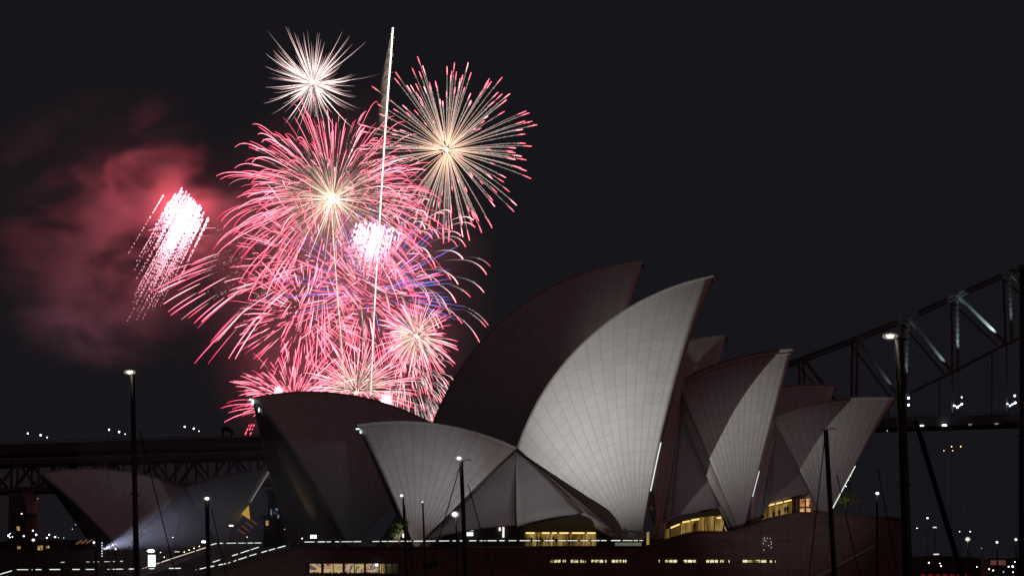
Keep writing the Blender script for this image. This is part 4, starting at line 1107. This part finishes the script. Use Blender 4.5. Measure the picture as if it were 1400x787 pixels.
yacht('yacht with a thin reddish mast and small white lamp right of the podium end', 170, (1199, 677), (1199.5, 787), 3.2, STAR_W, (1199.5, 674), 3.3, 0.75)
yacht('yacht with a starry warm lamp on a short mast at the lower right', 190, (1323, 740), (1324, 787), 2.6, STAR_WARM, (1323, 736.5), 3.8, 0.85, stays=((1326, 755, 1340, 787),))
yacht('yacht with a small warm mast lamp, second from the right edge', 230, (1363, 744), (1363.5, 787), 2.0, STAR_WARM, (1363, 740.5), 2.2, 0.9)
yacht('yacht with a small warm mast lamp nearest the right edge', 230, (1389, 741), (1389.5, 787), 2.0, STAR_WARM, (1389, 737), 2.4, 0.9)
yacht('yacht with a short mast and white lamp at the far left', 160, (46, 741), (46.5, 787), 4.5, STAR_W, (45.5, 737.5), 2.6, 0.8)
yacht('yacht with a short reddish mast and white lamp beside the floodlight beam', 160, (130.5, 744), (131.5, 787), 4.0, STAR_W, (128.5, 741), 2.0, 0.9)

# ------------------------------------------------------------------ fireworks
FY = 1350.0
def spark_material():
    m, n, l, out = new_mat('burning_spark')
    at = n.new('ShaderNodeAttribute'); at.attribute_name = 'spark_color'
    em = n.new('ShaderNodeEmission'); em.inputs[1].default_value = 1.0
    l.new(at.outputs['Color'], em.inputs[0]); l.new(em.outputs[0], out.inputs[0])
    m.cycles.emission_sampling = 'NONE'
    return m
SPARK = spark_material()

class Sparks:
    """gathers glowing trails (thin tubes) and specks with their own colours"""
    def __init__(s): s.V, s.F, s.C, s.k = [], [], [], 0
    def trail(s, pts, rad, col):
        pts = np.asarray(pts, float); n = len(pts)
        d = np.gradient(pts, axis=0); d /= (np.linalg.norm(d, axis=1)[:, None] + 1e-9)
        up = np.array([0.31, 0.8, 0.52]); u = np.cross(d, up); u /= (np.linalg.norm(u, axis=1)[:, None] + 1e-9); w = np.cross(d, u)
        rad = np.broadcast_to(rad, (n,)); ring = []
        for a in (0, 2.094, 4.189):
            ring.append(pts + (u*math.cos(a) + w*math.sin(a))*rad[:, None])
        v = np.stack(ring, 1).reshape(-1, 3)
        i = np.arange(n-1)[:, None]*3; q = []
        for a in range(3):
            b = (a+1) % 3
            q.append(np.concatenate([i+a, i+b, i+3+b, i+3+a], 1))
        s.V.append(v); s.F.append(np.concatenate(q) + s.k); s.C.append(np.repeat(np.asarray(col, float), 3, axis=0)); s.k += len(v)
    def specks(s, c, r, col):
        """little four-sided diamonds"""
        c = np.asarray(c, float); n = len(c); r = np.broadcast_to(r, (n,))[:, None]
        o = np.array([(1, 0, 0), (0, 1, 0), (-1, 0, 0), (0, -1, 0), (0, 0, 1), (0, 0, -1)], float)
        v = (c[:, None, :] + o[None]*r[:, :, None]).reshape(-1, 3)
        f = np.array([(0, 1, 4, 4), (1, 2, 4, 4), (2, 3, 4, 4), (3, 0, 4, 4), (1, 0, 5, 5), (2, 1, 5, 5), (3, 2, 5, 5), (0, 3, 5, 5)])
        q = (f[None] + (np.arange(n)*6)[:, None, None]).reshape(-1, 4)
        s.V.append(v); s.F.append(q + s.k); s.C.append(np.repeat(np.asarray(col, float), 6, axis=0)); s.k += len(v)
    def build(s, name, parent, kind='stuff'):
        v = np.concatenate(s.V); f = np.concatenate(s.F); c = np.concatenate(s.C)
        v = v - origin(parent)
        me = bpy.data.meshes.new(name)
        faces = [tuple(q) if q[2] != q[3] else tuple(q[:3]) for q in f.tolist()]
        me.from_pydata(v.tolist(), [], faces)
        at = me.attributes.new('spark_color', 'FLOAT_COLOR', 'POINT')
        at.data.foreach_set('color', np.concatenate([c, np.ones((len(c), 1))], 1).ravel().astype(np.float32))
        me.materials.append(SPARK); me.update()
        o = bpy.data.objects.new(name, me); COL.objects.link(o); o.parent = parent
        if kind: o['kind'] = kind
        return o

def ramp(stops, t):
    xs = [q[0] for q in stops]; cs = np.array([q[1] for q in stops])
    return np.stack([np.interp(t, xs, cs[:, i]) for i in range(3)], -1)

PXM = FY/FPX
def sphere_dirs(n, rng):
    z = rng.uniform(-1, 1, n); a = rng.uniform(0, 2*np.pi, n); r = np.sqrt(1-z*z)
    return np.stack([r*np.cos(a), r*np.sin(a), z], 1)

def burst(label, c, Rpx, n, stops, seed, droop=0.1, drag=1.6, t0=(0.02, 0.1), t1=(0.85, 1.0), width=0.36, taper=(0.7, 1.0, 0.7), lens=(0.8, 1.0), keep=None, core=4.0, core_col=(9, 6.5, 4.5),
          glitter=0, gcol=(1.6, 1.3, 1.1), Y=FY, sink=0.0, wobble=0.0, name='firework_burst', bright=(0.25, 1.6), drift=(0, 0), gspread=1.0, gfrom=0.25, gto=0.95, gsize=1.0, part='spark_trails', group='firework bursts over the harbour', parent=None, extra=None):
    rng = np.random.default_rng(seed)
    C = P(*c, Y); s = Y/FPX
    t = parent if parent is not None else thing(name, label, 'firework', C, group)
    sp = Sparks(); gl = Sparks()
    for d in sphere_dirs(n, rng):
        if keep is not None and not keep(d): continue
        L = rng.uniform(*lens)*Rpx*s
        a, b = rng.uniform(*t0), rng.uniform(*t1)
        tt = np.linspace(a, b, 11)
        f = (1-np.exp(-drag*tt))/(1-np.exp(-drag))
        p = C + d[None]*(f*L)[:, None]
        p[:, 2] -= droop*Rpx*s*tt**2 + sink*Rpx*s*tt**3
        p[:, 0] += drift[0]*Rpx*s*tt**2
        if wobble: p += rng.normal(0, wobble*s, p.shape)
        k = (tt-a)/(b-a)
        rad = width*np.interp(k, [0, 0.5, 1], taper)
        cl_ = ramp(stops, k)*rng.uniform(*bright); cl_ = cl_ + 0.30*rng.random()**3*cl_[:, :1]
        sp.trail(p, rad, cl_)
        if glitter:
            m = int(glitter); k2 = gfrom + (gto-gfrom)*rng.random(m); t2 = a+(b-a)*k2
            f2 = (1-np.exp(-drag*t2))/(1-np.exp(-drag)); q = C + d[None]*(f2*L)[:, None]; q[:, 2] -= droop*Rpx*s*t2**2 + sink*Rpx*s*t2**3
            q += rng.normal(0, 1.0, q.shape)*(gspread*s*(0.25+1.1*k2))[:, None]
            gl.specks(q, rng.uniform(0.14, 0.30, m)*gsize, np.array(gcol)[None]*rng.uniform(0.15, 1.0, m)[:, None])
    if sp.k: sp.build(part, t)
    if gl.k: gl.build('glitter', t)
    if core:
        co = Sparks(); co.specks(C[None], core*s, np.array([core_col])); 
        q = C + rng.normal(0, 1, (40, 3))*core*s*0.8; co.specks(q, rng.uniform(0.15, 0.5, 40)*core*s*0.6, np.tile(np.array(core_col)*0.5, (40, 1)))
        co.build('core', t, None)
    return t

PINK = [(0, (1.2, 0.9, 0.65)), (0.25, (0.9, 0.6, 0.5)), (0.5, (3.2, 0.8, 1.0)), (0.8, (3.6, 0.5, 0.8)), (1, (2.6, 0.14, 0.36))]
PINKD = [(0, (0.9, 0.35, 0.36)), (0.3, (3.4, 0.55, 0.85)), (0.75, (3.8, 0.26, 0.62)), (1, (2.0, 0.06, 0.22))]
WHITE = [(0, (0.9, 0.65, 0.6)), (0.12, (1.0, 0.75, 0.7)), (0.3, (2.6, 2.0, 1.85)), (0.6, (1.5, 1.0, 0.95)), (1, (0.25, 0.14, 0.14))]
GOLD = [(0, (1.7, 1.0, 0.65)), (0.25, (0.75, 0.50, 0.38)), (0.6, (0.45, 0.31, 0.27)), (0.86, (0.20, 0.11, 0.10)), (0.88, (4.2, 0.6, 0.85)), (1, (3.2, 0.22, 0.45))]
FAINT = [(0, (1.8, 1.3, 0.9)), (0.3, (0.9, 0.62, 0.45)), (0.7, (0.30, 0.18, 0.15)), (1, (0.06, 0.03, 0.03))]
WILLOW = [(0, (0.12, 0.10, 0.11)), (0.4, (0.6, 0.45, 0.43)), (0.68, (1.3, 0.85, 0.8)), (0.82, (4.0, 0.7, 0.9)), (1, (3.2, 0.16, 0.32))]
BLUE = [(0, (0.25, 0.22, 0.65)), (0.5, (0.30, 0.26, 1.05)), (1, (0.10, 0.10, 0.42))]

# small white star burst, top left
burst('small white star burst with straight needle rays, topmost left', (428, 113), 100, 240, WHITE, 1, droop=-0.09, drag=0.8, t0=(0.02, 0.06), t1=(0.6, 1.0), width=0.13, taper=(0.6, 1.0, 0.6), lens=(0.35, 0.95),
      core=3, core_col=(12, 10, 9))
# large round glittering burst, top right
burst('large round burst of gold glitter rays with red tips, top right', (611, 205), 140, 190, GOLD, 2, droop=0.04, drag=1.2, t0=(0.02, 0.08), t1=(0.66, 1.0), width=0.20, taper=(0.8, 0.8, 1.3), lens=(0.86, 1.0),
      glitter=80, gcol=(1.3, 1.15, 1.1), gspread=0.42, gsize=0.6, core=3.2, core_col=(8, 6, 4.2), bright=(0.7, 1.2))
# main pink chrysanthemum: golden heart, pink arcs
mainb = burst('big pink chrysanthemum burst with white core, centre of the display', (455, 272), 178, 600, PINKD, 3, droop=0.13, sink=0.05, drag=2.2, t0=(0.18, 0.5), t1=(0.55, 1.0), width=0.168, lens=(0.60, 1.0), core=6, core_col=(11, 8, 5.5), glitter=12, gcol=(0.8, 0.65, 0.55), gspread=0.7, gfrom=-0.6, gto=0.3,
              keep=lambda d: not (d[2] < -0.35 and abs(d[0]) < 0.5))
burst(None, (455, 272), 120, 170, FAINT, 33, droop=0.06, drag=1.4, t0=(0.02, 0.05), t1=(0.5, 1.0), width=0.26, lens=(0.5, 1.0), core=0, part='golden_heart', parent=mainb)
# long streaks thrown out to the lower left
burst('wide spray of long separate pink streaks at the lower left of the display', (452, 318), 272, 520, PINKD, 4, droop=0.07, drag=1.7, t0=(0.45, 0.66), t1=(0.80, 1.0), width=0.26, lens=(0.78, 1.0), core=0, Y=FY+25, glitter=14, gcol=(1.0, 0.9, 0.82), gspread=0.5, gfrom=-0.7, gto=0.15,
      keep=lambda d: d[0] < -0.48 and -0.80 < d[2] < 0.10 and abs(d[1]) < 0.42)
# crossing streaks under the centre
burst('inner tangle of pink streaks under the central burst', (440, 362), 150, 340, PINKD, 5, droop=0.05, drag=1.6, t0=(0.30, 0.7), t1=(0.72, 1.0), width=0.162, lens=(0.45, 1.0), core=0, Y=FY+10, glitter=8, gcol=(0.7, 0.6, 0.55))
burst('second tangle of pink streaks crossing beside the white sparkling cluster', (500, 405), 124, 300, PINKD, 14, droop=0.05, drag=1.6, t0=(0.30, 0.7), t1=(0.72, 1.0), width=0.162, lens=(0.45, 1.0), core=0, Y=FY+18)
burst('third tangle of pink streaks above the left low dome', (418, 432), 118, 320, PINKD, 15, droop=0.06, drag=1.6, t0=(0.30, 0.7), t1=(0.72, 1.0), width=0.162, lens=(0.45, 1.0), core=0, Y=FY+22)
# willow on the right
burst('right-hand willow burst of pale arcs bending down to red tips', (500, 385), 200, 230, WILLOW, 6, droop=0.12, sink=0.10, drag=2.2, t0=(0.30, 0.5), t1=(0.80, 1.0), width=0.25, taper=(0.5, 0.8, 1.2), lens=(0.62, 1.0), core=0, Y=FY+15, glitter=22, gcol=(0.9, 0.8, 0.78), gspread=0.6,
      keep=lambda d: d[0] > 0.25 and d[2] > -0.30)
# blue rays
burst('faint blue rays fanning out behind the pink streaks', (508, 402), 165, 200, BLUE, 7, droop=0.03, drag=1.0, t0=(0.25, 0.5), t1=(0.7, 1.0), width=0.24, lens=(0.6, 1.0), core=0, Y=FY+40, keep=lambda d: d[2] > -0.35)
# small round burst right
burst('small round pink burst with golden core beside the willow', (570, 460), 64, 260, PINK, 8, droop=0.10, drag=1.3, t0=(0.05, 0.3), t1=(0.75, 1.0), width=0.162, lens=(0.6, 1.05), core=2.4, core_col=(7, 5.5, 4))
# low domes near the roof line
burst('low pink dome burst over the left end of the dark sail', (402, 556), 104, 560, PINKD, 9, droop=0.16, drag=1.3, t0=(0.25, 0.6), t1=(0.7, 1.0), width=0.162, lens=(0.5, 1.1), core=0, keep=lambda d: d[2] > -0.1)
burst('low golden-pink burst rising behind the middle of the dark sail', (487, 536), 96, 420, PINK, 10, droop=0.12, drag=1.3, t0=(0.05, 0.4), t1=(0.7, 1.0), width=0.162, lens=(0.5, 1.1), core=2.6, core_col=(7, 5, 3.4), keep=lambda d: d[2] > -0.2)
burst('low drooping red burst beside the right end of the dark sail', (550, 522), 92, 430, WILLOW, 11, droop=0.26, sink=0.12, drag=1.6, t0=(0.3, 0.6), t1=(0.8, 1.0), width=0.168, taper=(0.5, 0.8, 1.1), lens=(0.5, 1.0), core=0, keep=lambda d: d[0] > -0.3, glitter=10, gcol=(0.8, 0.7, 0.7))
# hot bright fountains at the roof line
for c, sx, sz, lb in (((381, 535), 7, 7, 'white-hot flare on the roof line at the left'), ((528, 548), 9, 11, 'white-hot pink flare on the roof line at the right')):
    rng = np.random.default_rng(int(c[0])); C = P(*c, FY-30); t = thing('firework_flare', lb, 'flare', C, 'white-hot flares at the roof line'); fs_ = Sparks()
    for d in sphere_dirs(190, rng):
        L = rng.uniform(0.3, 1.0)*PXM*1.5; d = d*np.array([sx, sx, sz]); u = rng.uniform(0.0, 0.25)
        fs_.trail([C + d*L*u, C + d*L*(u+0.4) , C + d*L], [0.32, 0.26, 0.08], np.array([(7, 4.6, 4.8), (4.5, 1.9, 2.3), (1.6, 0.25, 0.4)])*rng.uniform(0.4, 1.2))
    fs_.build('spark_cloud', t)
# falling strobe clusters
def strobe(label, head, tail, nst, half, seed, headlen, col, Y=FY-10, dense=0.5, skew=0.0):
    """cluster of burning stars falling side by side, each blinking as a dotted streak"""
    rng = np.random.default_rng(seed); h = np.array(head, float); d = np.array(tail, float) - h; L = np.linalg.norm(d); d /= L; nrm = np.array([-d[1], d[0]])
    t = thing('firework_strobe', label, 'firework', P(*head, Y), 'falling strobe clusters'); sp = Sparks(); dots = Sparks()
    for k in range(nst):
        o_ = np.clip(rng.normal(0, 0.6), -1.7, 1.7); mid = max(0.15, 1 - abs(o_)*0.55); st_ = rng.uniform(-0.04, 0.14)*L + skew*o_*half; ln = L*rng.uniform(0.3, 1.0)*(0.45 + 0.55*mid); dep = rng.normal(0, 8)
        u = st_
        while u < st_ + ln:
            q = u/L; hot = math.exp(-max(0, u-headlen*mid)/(0.22*L)) if headlen else 0.5
            l2 = rng.uniform(0.8, 2.4)*(1 + 2.2*hot); wd = rng.uniform(0.22, 0.45)*(0.75 + 0.9*hot)
            pxy = h + d*u + nrm*(o_*half*(1 + 0.25*q))
            a = P(*pxy, Y+dep); b = P(*(pxy + d*l2), Y+dep)
            sp.trail([a, (a+b)/2, b], [wd*0.5, wd, wd*0.4], np.array([col]*3)*(0.22 + 1.0*hot)*rng.uniform(0.6, 1.3))
            u += l2 + rng.uniform(0.6, 5.0)*(1.15 - hot*dense*1.6 if hot*dense < 0.65 else 0.1)
    sp.build('spark_trails', t); return t
strobe('white-hot cluster at far left shedding dotted streaks down to the left', (264, 278), (182, 434), 92, 24, 21, 40, (4.0, 1.7, 2.1), skew=-0.3, dense=0.42)
strobe('white sparkling cluster of short streaks right of the central burst', (513, 308), (490, 400), 70, 25, 22, 34, (2.3, 1.3, 1.6), dense=0.22)
strobe('two short dotted red streaks falling beside the glazed mouth', (347, 578), (336, 606), 3, 6, 23, 0, (4.5, 0.35, 0.6))
# rising tails
def tail(label, pts, w0, w1, col, seed, feather=0):
    rng = np.random.default_rng(seed); t = thing('firework_tail', label, 'firework', P(*pts[-1], FY-20), 'rising rocket tails'); sp = Sparks()
    xs = [p[0] for p in pts]; ys = [p[1] for p in pts]; yy = np.linspace(ys[0], ys[-1], 60); xx = np.interp(yy, ys, xs)
    P3 = np.array([P(x, y, FY-20) for x, y in zip(xx, yy)]); k = np.linspace(0, 1, 60)
    sp.trail(P3, w0 + (w1-w0)*k + rng.normal(0, 0.04, 60), np.array(col)[None]*(1.2-0.65*k)[:, None]); sp.build('trail', t, None)
    gl = Sparks(); n = 700; u = rng.random(n); yq = ys[0] + (ys[-1]-ys[0])*u; xq = np.interp(yq, ys, xs) + rng.normal(0, 1.3, n)
    gl.specks(np.array([P(a, b, FY-20+rng.normal(0, 1)) for a, b in zip(xq, yq)]), rng.uniform(0.12, 0.35, n), np.array(col)[None]*rng.uniform(0.05, 0.4, (n, 1))); gl.build('glitter', t)
    if feather:
        fe = Sparks()
        for k in range(360):
            y0 = rng.uniform(ys[0]+4, ys[0]+feather); x0 = np.interp(y0, ys, xs); ln = rng.uniform(4, 15)*math.sin(math.pi*min(1, (y0-ys[0]+6)/(feather*1.1)))
            q = [P(x0, y0, FY-18), P(x0-ln*0.55, y0+ln*0.7, FY-18), P(x0-ln, y0+ln*2.0, FY-18)]
            fe.trail(q, [0.13, 0.10, 0.04], np.array([(0.42, 0.33, 0.26), (0.24, 0.18, 0.14), (0.05, 0.04, 0.035)])*rng.uniform(0.4, 1.3))
        fe.build('feather', t)
    return t
tail('tallest white rocket tail with a brown feathered top, rising through the display', [(537, 38), (535, 70), (531, 120), (526, 190), (521, 270), (516, 350), (511, 440), (507, 540)], 0.48, 0.36, (2.4, 2.2, 1.95), 31, feather=150)
tail('short white rocket tail rising to the central burst', [(453, 275), (456, 330), (462, 410), (467, 470), (472, 536)], 0.28, 0.32, (1.7, 1.3, 1.1), 32)
tail('faint pink rocket tail between the two white ones', [(494, 420), (498, 460), (500, 500), (503, 545)], 0.22, 0.26, (1.2, 0.8, 0.75), 33)
tail('white stub of a tail under the small star burst', [(428, 115), (431, 138), (433, 160)], 0.3, 0.2, (1.2, 0.9, 0.85), 34)

# light that the bursts throw on the smoke
for (x, y, pw, c, r) in ((246, 288, 0.9e6, (1, 0.09, 0.14), 4), (150, 240, 1.5e5, (1, 0.11, 0.16), 8), (268, 215, 2.4e5, (1, 0.11, 0.16), 8), (455, 285, 7e5, (1, 0.36, 0.33), 4), (505, 350, 5e5, (1, 0.26, 0.34), 4), (570, 460, 1.2e5, (1, 0.25, 0.3), 3),
                         (487, 530, 3e5, (1, 0.22, 0.28), 4), (385, 530, 4e5, (1, 0.13, 0.19), 4), (428, 113, 1.0e5, (1, 0.6, 0.55), 3), (611, 205, 1.2e5, (1, 0.55, 0.42), 3), (330, 585, 1.5e5, (1, 0.10, 0.16), 4), (120, 520, 2.2e5, (0.75, 0.42, 0.70), 8)):
    point('burst_glow', P(x, y, FY+45), pw*0.14, c, r)

# ------------------------------------------------------------------ smoke
def smoke(name, c, half_px, depth, Y, dens, nscale, lo, hi, stretch, base, seed):
    C = P(*c, Y); s = Y/FPX
    hx, hz, hy = half_px[0]*s, half_px[1]*s, depth/2
    mb = MB().box((0, 0, 0), (2*hx, 2*hy, 2*hz))
    m, n, l, out = new_mat(name)
    pv = n.new('ShaderNodeVolumePrincipled'); pv.inputs['Color'].default_value = (0.85, 0.83, 0.84, 1); pv.inputs['Anisotropy'].default_value = 0.0
    tc = n.new('ShaderNodeTexCoord'); mp = n.new('ShaderNodeMapping'); mp.inputs['Scale'].default_value = stretch; mp.inputs['Location'].default_value = (seed, seed*0.7, 0)
    l.new(tc.outputs['Object'], mp.inputs[0])
    ns = n.new('ShaderNodeTexNoise'); ns.inputs['Scale'].default_value = nscale; ns.inputs['Detail'].default_value = 3; ns.inputs['Roughness'].default_value = 0.55; ns.inputs['Distortion'].default_value = 0.3
    l.new(mp.outputs[0], ns.inputs['Vector'])
    mr = n.new('ShaderNodeMapRange'); mr.inputs['From Min'].default_value = lo; mr.inputs['From Max'].default_value = hi; mr.inputs['To Min'].default_value = base; mr.inputs['To Max'].default_value = 1.0
    mr.interpolation_type = 'SMOOTHSTEP'
    l.new(ns.outputs['Fac'], mr.inputs[0])
    mp2 = n.new('ShaderNodeMapping'); mp2.inputs['Scale'].default_value = (1/hx, 1/hy, 1/hz); l.new(tc.outputs['Object'], mp2.inputs[0])
    ln = n.new('ShaderNodeVectorMath'); ln.operation = 'LENGTH'; l.new(mp2.outputs[0], ln.inputs[0])
    fo = n.new('ShaderNodeMapRange'); fo.inputs['From Min'].default_value = 0.98; fo.inputs['From Max'].default_value = 0.25; fo.interpolation_type = 'SMOOTHSTEP'
    l.new(ln.outputs['Value'], fo.inputs[0])
    k = M(n, 'MULTIPLY', M(n, 'MULTIPLY', mr.outputs[0], fo.outputs[0], l=l), dens, l=l)
    l.new(k, pv.inputs['Density']); l.new(pv.outputs[0], out.inputs['Volume'])
    m.cycles.volume_step_rate = 1.0
    o = mb.build(name, m); o.location = tuple(C)
    return tag(o, kind='stuff')
tag(smoke('smoke_cloud', (160, 320), (225, 215), 150, FY+70, 0.034, 0.021, 0.50, 0.65, (0.75, 1.0, 1.3), 0.02, 12.3), 'red-lit smoke drifting left of the bursts', 'smoke')
tag(smoke('smoke_cloud', (470, 390), (240, 300), 130, FY+75, 0.007, 0.02, 0.36, 0.68, (1, 1, 1), 0.45, 41.0), 'pink-lit smoke hanging behind the central bursts', 'smoke')

# thin mist in front of the pavilion that shows the floodlight beam
m, n, l, out = new_mat('beam_mist')
pv = n.new('ShaderNodeVolumePrincipled'); pv.inputs['Color'].default_value = (0.9, 0.92, 1.0, 1); pv.inputs['Density'].default_value = 0.010
l.new(pv.outputs[0], out.inputs['Volume'])
a, b_ = P(100, 790, 398), P(470, 600, 398)
o = MB().box((0, 0, 0), (b_[0]-a[0], 16, b_[2]-a[2])).build('mist', m)
o.location = ((a[0]+b_[0])/2, 403, (a[2]+b_[2])/2)
tag(o, 'thin bluish mist carrying the floodlight beam before the pavilion', 'mist', kind='stuff')
spot('beam_light', P(141, 750, 404), P(300, 694, 393), 5.0e4, 36, 1.0, (0.70, 0.74, 1.0), 0.3)
